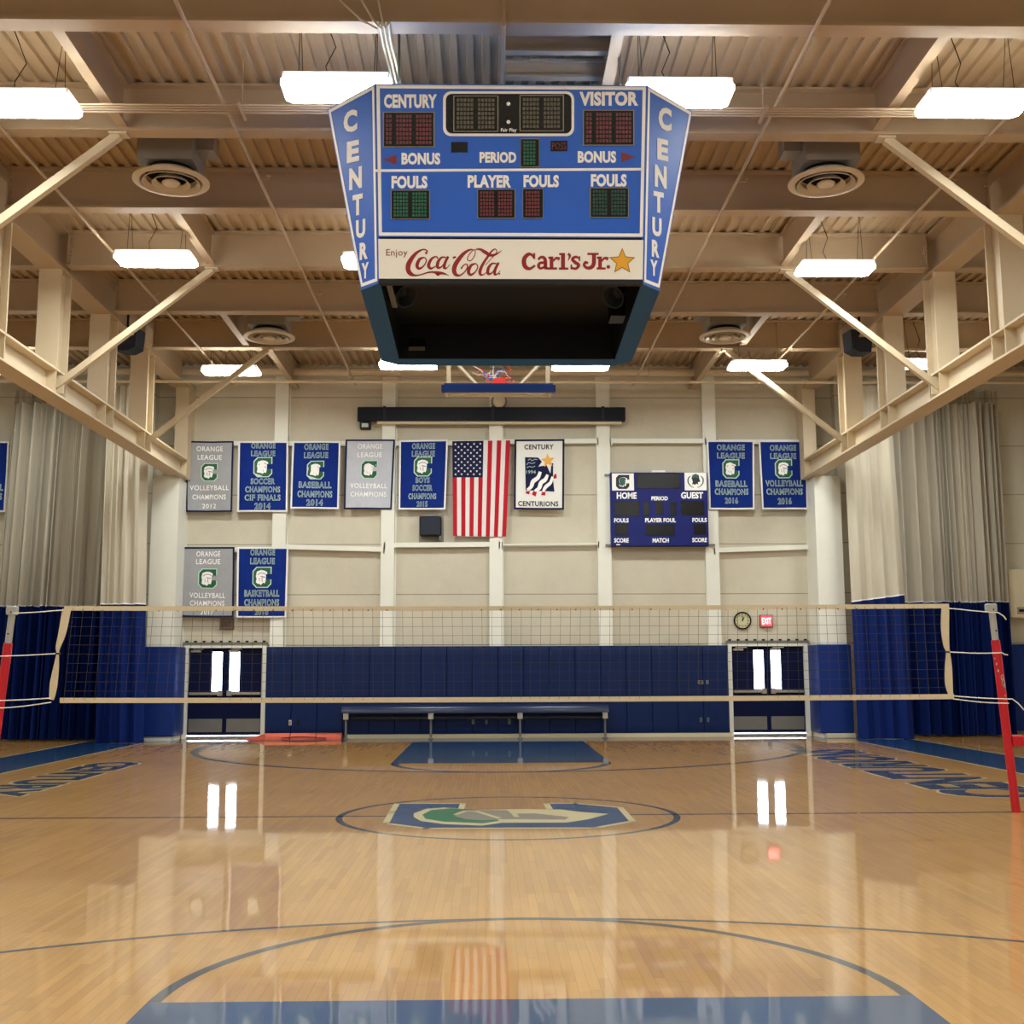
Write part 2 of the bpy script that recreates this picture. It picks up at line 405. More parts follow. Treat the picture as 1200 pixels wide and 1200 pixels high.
mb = MB(); mb.box(XL, XR, YN, YW+.3, -.2, 0); floor = struct(mb, 'floor', 'maple_floor', 'polished maple strip floor of the gym with painted court lines', 'floor')
FLOOR_Z = [.0006]
def marking(name, mb, m): return struct(mb, name, m, parent=floor)
def flat(mb, pts, z=.0006, m=0): mb.face([(p[0], p[1], z) for p in pts], m)
def ring(mb, cx, cy, r0, r1, a0, a1, n=64, z=.0006, m=0):
    for k in range(n):
        a, b = a0+(a1-a0)*k/n, a0+(a1-a0)*(k+1)/n
        flat(mb, [(cx+r0*math.cos(a), cy+r0*math.sin(a)), (cx+r1*math.cos(a), cy+r1*math.sin(a)), (cx+r1*math.cos(b), cy+r1*math.sin(b)), (cx+r0*math.cos(b), cy+r0*math.sin(b))], z, m)
def rect(mb, x0, x1, y0, y1, z=.0006, m=0): flat(mb, [(x0, y0), (x1, y0), (x1, y1), (x0, y1)], z, m)
BASE_F, BASE_N = CY+12.8, CY-12.8
mb = MB(); ring(mb, 0, CY, 1.76, 1.83, 0, 2*math.pi, 96); marking('centre_circle_line', mb, 'paint_line')
mb = MB(); rect(mb, -7.62, 7.62, CY-.035, CY+.035); marking('half_way_line', mb, 'paint_dark')
for s, base in ((1, BASE_F), (-1, BASE_N)):
    ft = base-s*5.8
    mb = MB(); rect(mb, -1.83, 1.83, min(ft, base), max(ft, base)); marking('key_area_marking', mb, 'paint_blue')
    mb = MB(); wl = .065 if s < 0 else .13
    ring(mb, 0, ft, 1.83-wl, 1.83, 0 if s < 0 else math.pi, math.pi if s < 0 else 2*math.pi, 64, .0009); marking('free_throw_line', mb, 'paint_line')
    mb = MB(); hy = base-s*1.6
    wl = .05 if s < 0 else .14
    ring(mb, 0, hy, 6.02-wl, 6.02, 0 if s < 0 else math.pi, math.pi if s < 0 else 2*math.pi, 96, .0005)
    for q in (-1, 1): rect(mb, min(q*(6.02-wl), q*6.02), max(q*(6.02-wl), q*6.02), min(hy, base), max(hy, base), .0003)
    marking('three_point_line', mb, 'paint_line')
bx = abs(at(0, 891.5, z=0).x), abs(at(0, 909.5, z=0).x)
for s in (-1, 1):
    mb = MB(); rect(mb, min(s*7.66, s*9.0), max(s*7.66, s*9.0), BASE_N-1, BASE_F+1.1, .0006); marking('sideline_marking', mb, 'paint_blue')
    mb = MB(); rect(mb, min(s*7.61, s*7.66), max(s*7.61, s*7.66), BASE_N, BASE_F, .0006); rect(mb, min(s*9, s*9.05), max(s*9, s*9.05), BASE_N-1, BASE_F+1.1, .0006); marking('edge_line', mb, 'paint_cream')
mb = MB(); rect(mb, -7.66, 7.66, BASE_F+.02, BASE_F+1.1); marking('baseline_marking', mb, 'paint_navy')
# big painted emblem inside the centre circle
def fl(x, y, z): p = at(440+x/3.75, 925+y/3.75, z=0); return (p.x, p.y, z)
OUT = [(95, 62), (385, 62), (375, 88), (480, 108), (700, 108), (765, 86), (750, 62), (880, 62), (1075, 80), (1130, 140), (965, 170), (220, 172), (45, 150), (72, 100)]
mb = MB(); mb.face([fl(x, y, .0009) for x, y in OUT]); marking('emblem_marking', mb, 'paint_blue')
mb = MB()
wood = [(392, 60), (382, 88), (430, 92), (590, 88), (760, 86), (745, 60)]
mb.face([fl(x, y, .0012) for x, y in wood]); marking('emblem_gap_marking', mb, 'maple_floor')
mb = MB(); mb.face([fl(x, y, .0012) for x, y in [(300, 80), (225, 86), (168, 106), (168, 122), (200, 140), (300, 153), (470, 160), (555, 147), (840, 146), (935, 132), (1025, 108), (905, 100), (815, 89), (600, 87), (440, 90)]])
marking('helmet_outline_marking', mb, 'paint_cream')
mb = MB(); mb.face([fl(x, y, .0015) for x, y in [(330, 84), (245, 91), (206, 112), (220, 130), (300, 143), (470, 150), (545, 139), (440, 90)]]); marking('helmet_crest_marking', mb, 'paint_green')
mb = MB(); mb.face([fl(x, y, .0018) for x, y in [(400, 93), (352, 106), (348, 118), (400, 132), (470, 137), (560, 132), (835, 134), (850, 122), (700, 106), (610, 108), (590, 92)]]); marking('helmet_face_marking', mb, 'paint_grey')
mb = MB()
for seg in ([(350, 112), (400, 94), (440, 96), (545, 128)], [(586, 88), (605, 104), (622, 122)], [(180, 110), (195, 128), (250, 140)]):
    for a, b in zip(seg, seg[1:]):
        A, B = Vector(fl(*a, .0021)), Vector(fl(*b, .0021)); d = (B-A).normalized(); n = Vector((-d.y, d.x, 0))*.03
        mb.face([A-n, B-n, B+n, A+n])
for a, b in zip(OUT, OUT[1:]+OUT[:1]):
    if a[0] in (375, 480, 700): continue
    A, B = Vector(fl(*a, .0015)), Vector(fl(*b, .0015)); d = (B-A).normalized(); n = Vector((-d.y, d.x, 0))*.035
    mb.face([A-n-d*.03, B-n+d*.03, B+n+d*.03, A+n-d*.03])
marking('emblem_edge_line', mb, 'paint_cream')
# school words along both sidelines
pL = [at(u, v, z=0) for u, v in ((78, 902), (138, 902), (70, 941))]
def sideword(text, x0, x1, y0, y1, sgn):
    for off, m_, z in ((.05, 'paint_cream', .0006), (0, 'paint_navy', .0010)):
        mb = MB()
        if off:
            for dx, dy in ((-1, 0), (1, 0), (0, 1), (0, -1)):
                word(mb, text, lambda s, t: ((x0+(x1-x0)*t if sgn > 0 else x1+(x0-x1)*t)+dx*off, (y1+(y0-y1)*s if sgn > 0 else y0+(y1-y0)*s)+dy*off, z+.00005*(dx+2*dy)), bold=.03)
        else: word(mb, text, lambda s, t: (x0+(x1-x0)*t if sgn > 0 else x1+(x0-x1)*t, y1+(y0-y1)*s if sgn > 0 else y0+(y1-y0)*s, z), bold=.05)
        marking('letter_marking', mb, m_)
xa, xb = pL[0].x, pL[1].x
sideword('CENTURY', min(xa, -6.9), xb+.0, 15.0, 20.4, 1)
pR = [at(u, v, z=0) for u, v in ((957, 893), (1190, 934), (1165, 918))]
sideword('CENTURIONS', 5.45, 6.8, 14.2, 22.6, -1)

# far wall with two door openings
DL = (at(215, 800, y=YW).x, at(312, 800, y=YW).x); DR = (at(853, 800, y=YW).x, at(948, 800, y=YW).x)
DZ = 2.13
mb = MB()
for x0, x1 in ((XL, DL[0]), (DL[1], DR[0]), (DR[1], XR)): mb.box(x0, x1, YW, YW+.25, 0, DZ)
mb.box(XL, XR, YW, YW+.25, DZ, ZT+.3)
struct(mb, 'wall_back', 'concrete', 'beige board-marked concrete end wall with level joints behind the banners', 'wall')
for nm, x0, x1, y0, y1 in (('wall_left', XL-.2, XL, YN, YW+.25), ('wall_right', XR, XR+.2, YN, YW+.25), ('wall_front', XL-.2, XR+.2, YN-.2, YN)):
    mb = MB(); mb.box(x0, x1, y0, y1, 0, ZT+.3); struct(mb, nm, 'concrete', 'beige concrete wall closing the hall at its '+nm[5:]+' side', 'wall')
mb = MB(); mb.box(-40, 40, YW+.3, 60, -.25, -.02); struct(mb, 'outside_ground', 'ground', 'pale sunlit paving outside behind the doors', 'ground')

# corrugated deck
mb = MB(); P = .1905; x = XL; prof = []
while x < XR:
    prof += [(x, 0), (x+.075, 0), (x+.09, .045), (x+.175, .045)]; x += P
i0 = len(mb.v)
for (a, h) in prof:
    mb.v += [Vector((a, YN, DECK_Z+h)), Vector((a, YW, DECK_Z+h))]
for k in range(len(prof)-1):
    a = i0+2*k; mb.f.append((a, a+1, a+3, a+2)); mb.m.append(0)
mb.box(XL-.2, XR+.2, YN-.2, YW+.25, DECK_Z+.1, DECK_Z+.3)
struct(mb, 'ceiling', 'deck', 'tan corrugated metal roof deck running the length of the hall', 'ceiling')

# roof beams
ORD = ['first', 'second', 'third', 'fourth', 'fifth', 'sixth', 'seventh', 'eighth', 'ninth', 'tenth', 'eleventh', 'twelfth']
def ibeam_x(mb, x0, x1, y, z0, z1, bf=.24, tf=.03, tw=.02):
    mb.box(x0, x1, y-bf/2, y+bf/2, z0, z0+tf); mb.box(x0, x1, y-tw/2, y+tw/2, z0+tf, z1-tf); mb.box(x0, x1, y-bf/2, y+bf/2, z1-tf, z1)
def ibeam_y(mb, y0, y1, x, z0, z1, bf=.24, tf=.03, tw=.02):
    mb.box(x-bf/2, x+bf/2, y0, y1, z0, z0+tf); mb.box(x-tw/2, x+tw/2, y0, y1, z0+tf, z1-tf); mb.box(x-bf/2, x+bf/2, y0, y1, z1-tf, z1)
for n in range(1, 12):
    mb = MB()
    for x0, x1 in ((-13.55, -XT-.2), (-XT+.2, XT-.2), (XT+.2, 13.55)): ibeam_x(mb, x0, x1, YB(n), BEAM_Z, DECK_Z, .23)
    for s in (-1, 1):
        mb.box(s*(XT-.22)-.01, s*(XT-.22)+.01, YB(n)-.1, YB(n)+.1, BEAM_Z+.06, DECK_Z-.06)
        for k in range(6):
            for q in (-1, 1): mb.tube([(s*(XT-.24), YB(n)+q*.06, BEAM_Z+.12+k*.07), (s*(XT-.265), YB(n)+q*.06, BEAM_Z+.12+k*.07)], .014, 6)
    struct(mb, 'roof_beam', 'roof_steel', ORD[n-1]+' tan steel roof beam out from the far wall', 'beam', 'roof beams across the hall')
# secondary beams between roof beams
sx = []
for (u, v, n) in ((67, 40, 6), (1113, 40, 6), (725, 42, 6), (205, 252, 4), (965, 252, 4), (262, 372, 2), (898, 372, 2), (322, 422, 1), (838, 422, 1), (590, 60, 6)):
    sx.append((at(u, v, z=BEAM_Z).x, n))
def bay_label(x, n): return 'short tan cross beam in bay '+ORD[n]+' from the far wall, '+('near the red net post side' if x > 3 else 'near the grey banner side' if x < -3 else 'above the hanging scoreboard')
for x, n in sx[:-1]:
    mb = MB(); ibeam_y(mb, YB(n)+.115, YB(n-1)-.115 if n > 1 else YW-.02, x, BEAM_Z+.04, DECK_Z-.03, .13)
    struct(mb, 'roof_beam', 'roof_steel', bay_label(x, n), 'beam')

for k, v in enumerate((62, 92)):
    a = at(592, v, z=BEAM_Z+.2); b = at(722, v, z=BEAM_Z+.2); mb = MB(); ibeam_x(mb, a.x, b.x-.06, a.y, BEAM_Z+.2, BEAM_Z+.42, .1)
    struct(mb, 'roof_beam', 'roof_steel', ('nearer' if k == 0 else 'farther')+' small framing beam just above the hanging scoreboard', 'beam')
# trusses: bottom chord, girder under the roof, posts
CH0, CH1 = at(200, 557, x=-XT+.18).z, 6.36
CH0 = 5.93
for s in (-1, 1):
    side = 'by the orange strip' if s < 0 else 'by the wall clock'
    t = thing('truss_beam', (s*XT, YW, 0), 'cream steel truss of deep bottom chord and stout posts, on the '+('grey-banner' if s < 0 else 'red net post')+' side', 'truss', kind='structure')
    mb = MB(); bf = .36
    ibeam_y(mb, YN, 26.55, s*XT, CH0, CH1, bf, .035, .025)
    for n in range(1, 12):
        for q in (-.22, .22):
            if YB(n)+q < 26.5: mb.box(s*XT-bf/2+.01, s*XT+bf/2-.01, YB(n)+q-.012, YB(n)+q+.012, CH0+.03, CH1-.03)
    mb.build('bottom_chord', 'cream_steel', t)
    mb = MB(); ibeam_y(mb, YN, 26.4, s*XT, BEAM_Z-.1, DECK_Z-.01, .4, .035, .03); mb.build('top_chord', 'roof_steel', t)
    for n in range(1, 12):
        mb = MB(); y = YB(n); x = s*XT; z0, z1 = CH1-.005, BEAM_Z-.095
        for q in (-1, 1): mb.box(x-.18, x+.18, y+q*.22-.02, y+q*.22+.02, z0, z1)
        mb.box(x-.015, x+.015, y-.21, y+.21, z0, z1)
        mb.box(x-s*.07-.01, x-s*.07+.01, y-.21, y+.21, z0, z1)
        mb.build('post', 'cream_steel', t)
    for n in (1, 3, 5, 7):
        mb = MB(); y = YB(n)
        a = Vector((s*(XT-.1), y, 6.12)); b = Vector((s*4.75, y, BEAM_Z-.02))
        mb.bar(a, b, .1, .1, up=(0, 1, 0)); mb.box(s*4.75-.11, s*4.75+.11, y-.08, y+.08, BEAM_Z-.03, BEAM_Z-.002); mb.box(s*(XT-.12)-.1, s*(XT-.12)+.1, y-.012, y+.012, 6.0, 6.3)
        o = mb.build('brace_beam', 'cream_steel'); tag(o, 'slanting cream brace from the truss up to roof beam '+ORD[n-1]+', '+('grey-banner' if s < 0 else 'red net post')+' side', 'brace', None, 'structure')
    # seat of the truss: white pier, blue padded at the foot
    xa_, xb_ = (-7.83, -7.23) if s < 0 else (7.28, 7.88)
    mb = MB(); mb.box(xa_, xb_, 26.3, YW, 0, CH0-.06); mb.box(xa_+.03, xb_-.03, 26.33, YW, CH0-.06, CH0)
    struct(mb, 'wall_pillar', 'white_paint', 'white square pier carrying the truss end beside the '+('grey banners' if s < 0 else 'blue banners over the clock'), 'pier')
    mb = MB(); mb.box(s*XT-.15, s*XT+.15, 26.58, YW, CH0, 8.2)
    struct(mb, 'wall_column', 'cream_steel', 'cream end post standing on the white pier beside the '+('grey banners' if s < 0 else 'clock'), 'post')
    mb = MB(); mb.box(min(s*8.0, s*8.42), max(s*8.0, s*8.42), YW-.28, YW, 0, ZT)
    struct(mb, 'wall_column', 'concrete', 'plain concrete pilaster behind the curtain beside the '+('grey banners' if s < 0 else 'clock'), 'pilaster')

# white wall columns
COLX = [at(u, 600, y=YW-.2).x for u in (327, 454.3, 581.3, 708, 834)]
NAMES = ['second blue banner in the top row', 'narrow gap beside the grey top banner', 'striped flag', 'wall scoreboard edge and white banner', 'wall scoreboard and blue banner']
for i, x in enumerate(COLX):
    mb = MB(); mb.box(x-.155, x+.155, YW-.16, YW, .1 if 0 else 0, ZT); mb.box(x+.16, x+.19, YW-.01, YW+.001, 2.0, ZT)
    struct(mb, 'wall_column', 'white_paint', 'white wall column behind the '+NAMES[i], 'column')
mb = MB()
EDGES = [-7.2]+COLX+[7.25]
def girt(u0, u1, v0, v1, label, t=.11):
    a, b = at(u0, v0, y=YW-.1), at(u1, v1, y=YW-.1)
    mb = MB(); mb.bar(a, b, .1, t); mb.box(a.x, a.x+.03, YW-.16, YW, a.z-.1, a.z+.06); mb.box(b.x-.03, b.x, YW-.16, YW, b.z-.1, b.z+.06)
    struct(mb, 'wall_beam', 'white_paint', label, 'rail')
girt(214, 321, 520, 520, 'level cream rail behind the grey and blue banners above the orange strip door')
girt(336, 448, 520, 520, 'level cream rail behind the third and fourth banner of the top row')
girt(463, 574, 520, 519, 'level cream rail behind the boys soccer banner')
girt(590, 701, 518, 517, 'level cream rail over the white banner with the star')
girt(716, 827, 517, 517, 'bare level cream rail above the wall scoreboard')
girt(842, 950, 518, 518, 'level cream rail carrying the two blue banners over the clock')
girt(213, 320, 645, 644, 'low cream rail carrying the lower banner row')
girt(335, 451, 641, 644, 'low cream rail beneath the third top banner')
girt(450, 586, 639, 638, 'low cream rail beneath the small black wall speaker')
girt(588, 702, 638.5, 637.5, 'thin low rail beneath the white banner with the star', .03)
girt(836, 951, 645, 641, 'low cream rail beneath the two blue banners over the clock')

# pipes under the roof
def pipe(name, label, pts, r, m='roof_steel', group=None, n=8):
    mb = MB(); mb.tube(pts, r, n); return tag(mb.build(name, m, smooth=True), label, 'pipe', group)
# doors
BLUEBOX = 0
def door(nm, D, label):
    x0, x1 = D; t = thing(nm, ((x0+x1)/2, YW, 0), label, 'door', kind='structure')
    mb = MB(); fw = .1
    mb.box(x0, x0+fw, YW-.05, YW+.2, 0, DZ); mb.box(x1-fw, x1, YW-.05, YW+.2, 0, DZ); mb.box(x0+fw, x1-fw, YW-.05, YW+.2, DZ-.08, DZ)
    mb.build('door_frame', 'white_paint', t)
    mb = MB(); mb.box(x0+fw, x1-fw, YW+.02, YW+.2, 0, .045); mb.build('threshold', 'dull_steel', t)
    mid = (x0+x1)/2; zb, zt = .072, DZ-.078
    for q in (-1, 1):
        a, b = (x0+fw-.001, mid-.02) if q < 0 else (mid+.02, x1-fw+.001)
        w0, w1 = (b-.30, b-.06) if q < 0 else (a+.06, a+.30)
        g0, g1 = 1.06, 1.96
        mb = MB()
        for (p0, p1, z0, z1) in ((a, w0, zb, zt), (w1, b, zb, zt), (w0, w1, zb, g0), (w0, w1, g1, zt)): mb.box(p0, p1, YW+.05, YW+.095, z0, z1)
        leaf = mb.build('door_leaf', 'door_paint', t)
        mb = MB(); mb.box(w0, w1, YW+.068, YW+.076, g0, g1); mb.build('pane', 'door_glass', leaf)
        mb = MB()
        for (p0, p1, z0, z1) in ((w0-.02, w0, g0-.02, g1+.02), (w1, w1+.02, g0-.02, g1+.02), (w0, w1, g0-.02, g0), (w0, w1, g1, g1+.02)): mb.box(p0, p1, YW+.042, YW+.05, z0, z1)
        mb.build('pane_trim', 'door_paint', leaf)
        mb = MB(); mb.bbox(a+.03, b-.03, YW-.02, YW+.05, .98, 1.04, .01); mb.box(b-.14 if q < 0 else a+.03, b-.03 if q < 0 else a+.14, YW-.03, YW+.05, .96, 1.08); mb.build('push_bar', 'steel', leaf)
        mb = MB(); mb.box(a+.03, b-.03, YW+.044, YW+.05, .14, .44); mb.build('kick_plate', 'dull_steel', leaf)
        mb = MB(); mb.box(a+.05, a+.28, YW-.01, YW+.05, zt-.1, zt-.05); mb.bar((a+.1, YW, zt-.03), (a+.35, YW-.06, zt-.03), .02); mb.build('door_closer', 'steel', leaf)
    mb = MB(); mb.box(mid-.02, mid+.02, YW+.045, YW+.1, zb, zt); mb.build('mullion', 'door_paint', t)
    mb = MB(); mb.box(x0-.02, x1+.02, YW-.07, YW, DZ, DZ+.05); mb.build('door_trim', 'dull_steel', t)
    mb = MB()
    for k in range(10): q = x0+.06+(x1-x0-.12)*k/9; mb.box(q-.03, q+.03, YW-.075, YW-.02, DZ+.05, DZ+.085)
    mb.build('black_block_row', 'black', t)  # row of small black blocks standing on the door trim
door('door_1', DL, 'navy double door with two bright narrow panes beside the orange strip')
door('door_2', DR, 'navy double door with two bright narrow panes under the clock and exit sign')

# wood base under the pads
mb = MB(); mb.box(DL[1]+1.9, DR[0], YW-.30, YW, 0, .04); mb.box(DL[1]+1.9, DR[0], YW-.26, YW, .04, .085)
struct(mb, 'baseboard_back', 'base_wood', 'pale wooden step-shaped base under the long row of wall pads', 'baseboard')

# wall pads
PADY = YW-.165
def make_pad(x0, x1, y, z0, z1, label, group=None):
    t = thing('wall_pad', ((x0+x1)/2, y, z0), label, 'wall pad', group)
    mb = MB(); W = x1-x0-.005; H = z1-z0; seed = random.random()*9
    def fn(a, b):
        e = min(a, 1-a)*W; f = min(b, 1-b)*H
        d = .032+.023*(1-max(0, 1-e/.01)**2)*(1-max(0, 1-f/.03)**2)
        d += .012*math.sin(9*a+5*b+seed)*max(0, b-.75)*4*math.sin(math.pi*a)
        return (x0+.0025+W*a, y-.02-d, z0+H*b)
    mb.grid(lambda a, b: fn(.5-.5*math.cos(math.pi*a), b), 16, 22); mb.build('vinyl_cover', 'navy_vinyl', t, smooth=True)
    mb = MB(); mb.box(x0, x1, y-.05, y, z0+.003, z1-.003); mb.build('backing_board', 'navy_seam', t)
    return t
random.seed(4)
PZ0, PZ1 = .09, 2.07
X0, X1 = DL[1]+.03, DR[0]-.03
N = 18; PW = (X1-X0)/N
pad0 = make_pad(X0, X0+PW, PADY, PZ0, PZ1, 'navy vinyl wall pad in the long row between the two doors', 'wall pads between the doors')
for k in range(1, N):
    c = copy_tree(pad0); c.location.x += PW*k
    c['label'] = 'navy vinyl wall pad in the long row between the two doors'
for s in (-1, 1):
    xa_, xb_ = (-7.83, -7.23) if s < 0 else (7.28, 7.88)
    ds = 'beside the orange strip door' if s < 0 else 'beside the exit sign door'
    t = thing('wall_pad', ((xa_+xb_)/2, 26.3, .16), 'royal blue pad wrapped around the foot of the pier '+ds, 'wall pad')
    mb = MB(); e = .07
    mb.bbox(xa_-e, xb_+e, 26.3-e, 26.3, .1, PZ1, .02); mb.build('front_panel', 'pad_royal', t)
    mb = MB(); q = xb_ if s < 0 else xa_-e
    mb.bbox(q, q+e, 26.3, YW, .1, PZ1, .02); mb.build('side_panel', 'pad_royal', t)
for k, (u0, u1) in enumerate(((1176, 1212), )):
    a, b = at(u0, 800, y=YW).x, at(u1, 800, y=YW).x
    t = make_pad(a, a+(b-a), PADY, .1, PZ1, 'royal blue wall pad below the cream box behind the red net post')
    for ch in t.children:
        if ch.name.startswith('vinyl'): ch.data.materials[0] = MATS['pad_royal']
    t2 = copy_tree(t); t2.location.x += (b-a); t2['label'] = 'royal blue wall pad next past the cream box'
mb = MB(); a = at(962, 860, y=26.2); mb.bbox(7.3, 7.95, 26.1, 26.3, 0, .1, .01); tag(mb.build('wood_block', 'base_wood'), 'pale wooden block at the foot of the pier by the exit door', 'block')

# small plates on the pads
def plate(u, v, w_, h_, label, m='dull_steel'):
    p = at(u, v, y=PADY-.085); t = thing('socket_plate', (p.x, PADY-.08, p.z), label, 'socket')
    mb = MB(); mb.bbox(p.x-w_/2, p.x+w_/2, PADY-.092, PADY-.07, p.z-h_/2, p.z+h_/2, .004); mb.build('face_plate', m, t)
    mb = MB(); mb.box(p.x-w_*.2, p.x+w_*.2, PADY-.094, PADY-.09, p.z-h_*.3, p.z-h_*.05); mb.box(p.x-w_*.2, p.x+w_*.2, PADY-.094, PADY-.09, p.z+h_*.05, p.z+h_*.3); mb.build('socket', 'black', t)
plate(821, 799.5, .13, .09, 'wide steel plate on pads beside the exit sign door')
plate(829, 799.5, .05, .09, 'narrow steel plate beside the wide one near the exit sign door', 'steel')
plate(821.5, 843.5, .05, .1, 'low steel socket nearer the bench, by the exit sign door')
plate(830, 843.5, .05, .1, 'low steel socket nearest the exit sign door frame')
plate(340, 847, .06, .12, 'pale socket plate low on the pad above the orange strip', 'box_cream')
plate(349, 846.5, .06, .12, 'dark socket plate low on the pad above the orange strip', 'black')
plate(554.5, 846, .06, .1, 'socket plate low behind the bench, nearest its second leg')
plate(570, 846, .05, .09, 'socket plate low behind the bench middle, dim')
plate(597, 845.5, .06, .12, 'brighter socket plate behind the bench beside its third leg')
plate(604.5, 845.5, .04, .1, 'narrow dark socket plate behind the bench against its third leg', 'black')

# bench
a, b = at(401, 830, y=26.62), at(713, 830, y=26.62)
bx0, bx1 = a.x, b.x; zt = at(550, 824, y=26.72).z; zb = at(550, 834.5, y=26.5).z
t = thing('bench', ((bx0+bx1)/2, 26.65, 0), 'long glossy navy bench on four steel legs against the wall pads', 'bench')
mb = MB(); prof = [*[(26.68-.2*math.cos(k*math.pi/20), zt-.21+.21*math.sin(k*math.pi/20)) for k in range(11)], (26.86, zt), (26.86, zt-.04), (26.68, zt-.05), (26.56, zt-.12), (26.5, zt-.21)]
mb.prism([(bx0, y, z) for y, z in prof], (bx1-bx0, 0, 0)); mb.build('seat', 'bench_blue', t, smooth=True)
mb = MB(); mb.box(bx0+.05, bx1-.05, 26.82, 26.85, zt-.36, zt-.3); mb.build('rear_rail', 'bench_blue', t)
for u in (405.5, 505, 609.5, 709):
    x = at(u, 845, y=26.6).x
    mb = MB(); mb.tube([(x, 26.6, zb), (x, 26.6, .02)], .028, 10); mb.tube([(x, 26.6, .02), (x, 26.6, 0)], .06, 10); leg = mb.build('leg', 'dull_steel', t, smooth=True)
    mb = MB(); mb.bbox(x-.06, x+.06, 26.53, 26.56, zb-.16, zb+.01, .005); mb.build('bracket', 'steel', leg)

# orange strip on the floor
a, b = at(285, 866, z=0), at(401, 866, z=0)
t = thing('floor_ramp', ((a.x+b.x)/2, 26.9, 0), 'orange-red low strip lying along the wall foot beside the bench', 'cable ramp')
ex = at(401, 860, y=26.75).x; sx0 = at(284, 860, y=26.75).x
mb = MB(); L = (ex-sx0-.5)/3
for k in range(3):
    q0 = sx0+.5+k*L
    mb = MB(); mb.prism([(q0+.008, 26.65, 0), (q0+.008, 26.66, .06), (q0+.008, 26.74, .13), (q0+.008, 26.82, .13), (q0+.008, 26.84, 0)], (L-.016, 0, 0)); mb.build('panel', 'orange_red', t)
mb = MB(); mb.prism([(sx0, 26.66, 0), (sx0+.5, 26.66, .12), (sx0+.5, 26.66, 0)], (0, .16, 0)); mb.build('end_wedge', 'orange_red', t)
mb = MB(); mb.tube([(sx0+.9, 26.64, .03), (sx0+1.2, 26.645, .06), (sx0+1.6, 26.64, .05), (sx0+1.9, 26.64, .02)], .008, 6)
mb.tube([(sx0+1.5, 26.7, .14), (sx0+1.9, 26.72, .142), (sx0+2.2, 26.7, .14)], .008, 6)
tag(mb.build('cable', 'black', smooth=True), 'thin black cable lying along the orange strip', 'cable')
# ------------------------------------------------------------------ curtains
def curtain(label, x0, x1, yc, zbot, zmid, ztop, npl, amp, seed, top0=None, top1=None, mid_fn=None, mesh_top=None):
    rnd = random.Random(seed)
    t = thing('divider_curtain', ((x0+x1)/2, yc, zbot), label, 'curtain')
    nu = npl*10; ks = [(rnd.choice((.35, .5, .7, 1, 1.4, 1.9)), rnd.uniform(0, 6.28), rnd.uniform(.35, 1.3)) for _ in range(npl+1)]
    edge = [0]
    for k in range(npl): edge.append(edge[-1]+ks[k][0])
    tot = edge[-1]
    def fold(a):
        p = a*tot; k = 0
        while k < npl-1 and p > edge[k+1]: k += 1
        q = (p-edge[k])/ks[k][0]
        return amp*ks[k][2]*abs(math.sin(math.pi*q))**.8, q, k
    t0 = top0 if top0 is not None else x0; t1 = top1 if top1 is not None else x1
    def fn_z(a, z):
        f, q, k = fold(a); h = (z-zbot)/(ztop-zbot)
        xb = x0+(x1-x0)*a; xt = t0+(t1-t0)*a
        x = xb+(xt-xb)*h+.03*math.sin(2*math.pi*q)*(1-.3*h)
        y = yc-f*(1-.25*h)+.02*math.sin(3.1*h+ks[k][1])
        return (x, y, z)
    zm = mid_fn or (lambda a: zmid)
    mb = MB(); mb.grid(lambda a, b: fn_z(a, zm(a)+(ztop-zm(a))*b), nu, 10); mb.build('upper_cloth', 'curtain_grey', t, smooth=True)
    mb = MB(); mb.grid(lambda a, b: fn_z(a, zbot+(zm(a)-zbot)*b), nu, 6); mb.build('lower_cloth', 'curtain_blue', t, smooth=True)
    mb = MB(); mb.grid(lambda a, b: Vector(fn_z(a, zm(a)-.012+.03*b))+Vector((0, -.004, 0)), nu, 1); mb.build('seam', 'sign_white', t, smooth=True)
    if mesh_top:
        mb = MB(); mb.grid(lambda a, b: Vector(fn_z(a, ztop+(mesh_top-ztop)*b)), nu, 2); mb.build('top_net', 'curtain_net', t, smooth=True)
    return t

mm = mat('curtain_net', (186, 178, 160), .8); nt = mm.node_tree
tr = nt.nodes.new('ShaderNodeBsdfTransparent'); mxs = nt.nodes.new('ShaderNodeMixShader'); mxs.inputs[0].default_value = .3
nt.links.new(tr.outputs[0], mxs.inputs[1]); nt.links.new(nt.nodes['Principled BSDF'].outputs[0], mxs.inputs[2]); nt.links.new(mxs.outputs[0], nt.nodes['Material Output'].inputs[0])

yb = 26.75
A = lambda u, v, y: at(u, v, y=y)
curtain('wide gathered grey and blue curtain behind the frame-edge net post', A(-8, 800, yb).x, A(132, 800, yb).x, yb, .04, A(60, 711, yb).z, A(60, 476, yb).z, 22, .5, 3, top0=A(19, 476, yb).x, top1=A(150, 476, yb).x, mesh_top=8.0)
yf = 25.75
curtain('narrow grey and blue curtain hanging against the pier on the grey-banner side', A(114, 800, yf).x, A(171, 800, yf).x, yf, .01, A(150, 708, yf).z, A(150, 453, yf).z, 5, .25, 8, top0=A(128, 440, yf).x, top1=A(176, 440, yf).x)
curtain('wide gathered grey curtain with blue lower part behind the red net post', A(1056, 800, yb).x, A(1184, 800, yb).x, yb, .04, A(1120, 706, yb).z, A(1130, 475, yb).z, 17, .5, 5, top0=A(1040, 476, yb).x, top1=A(1166, 476, yb).x, mesh_top=8.0)
zz0, zz1 = A(1003, 705, yf).z, A(1055, 697, yf).z
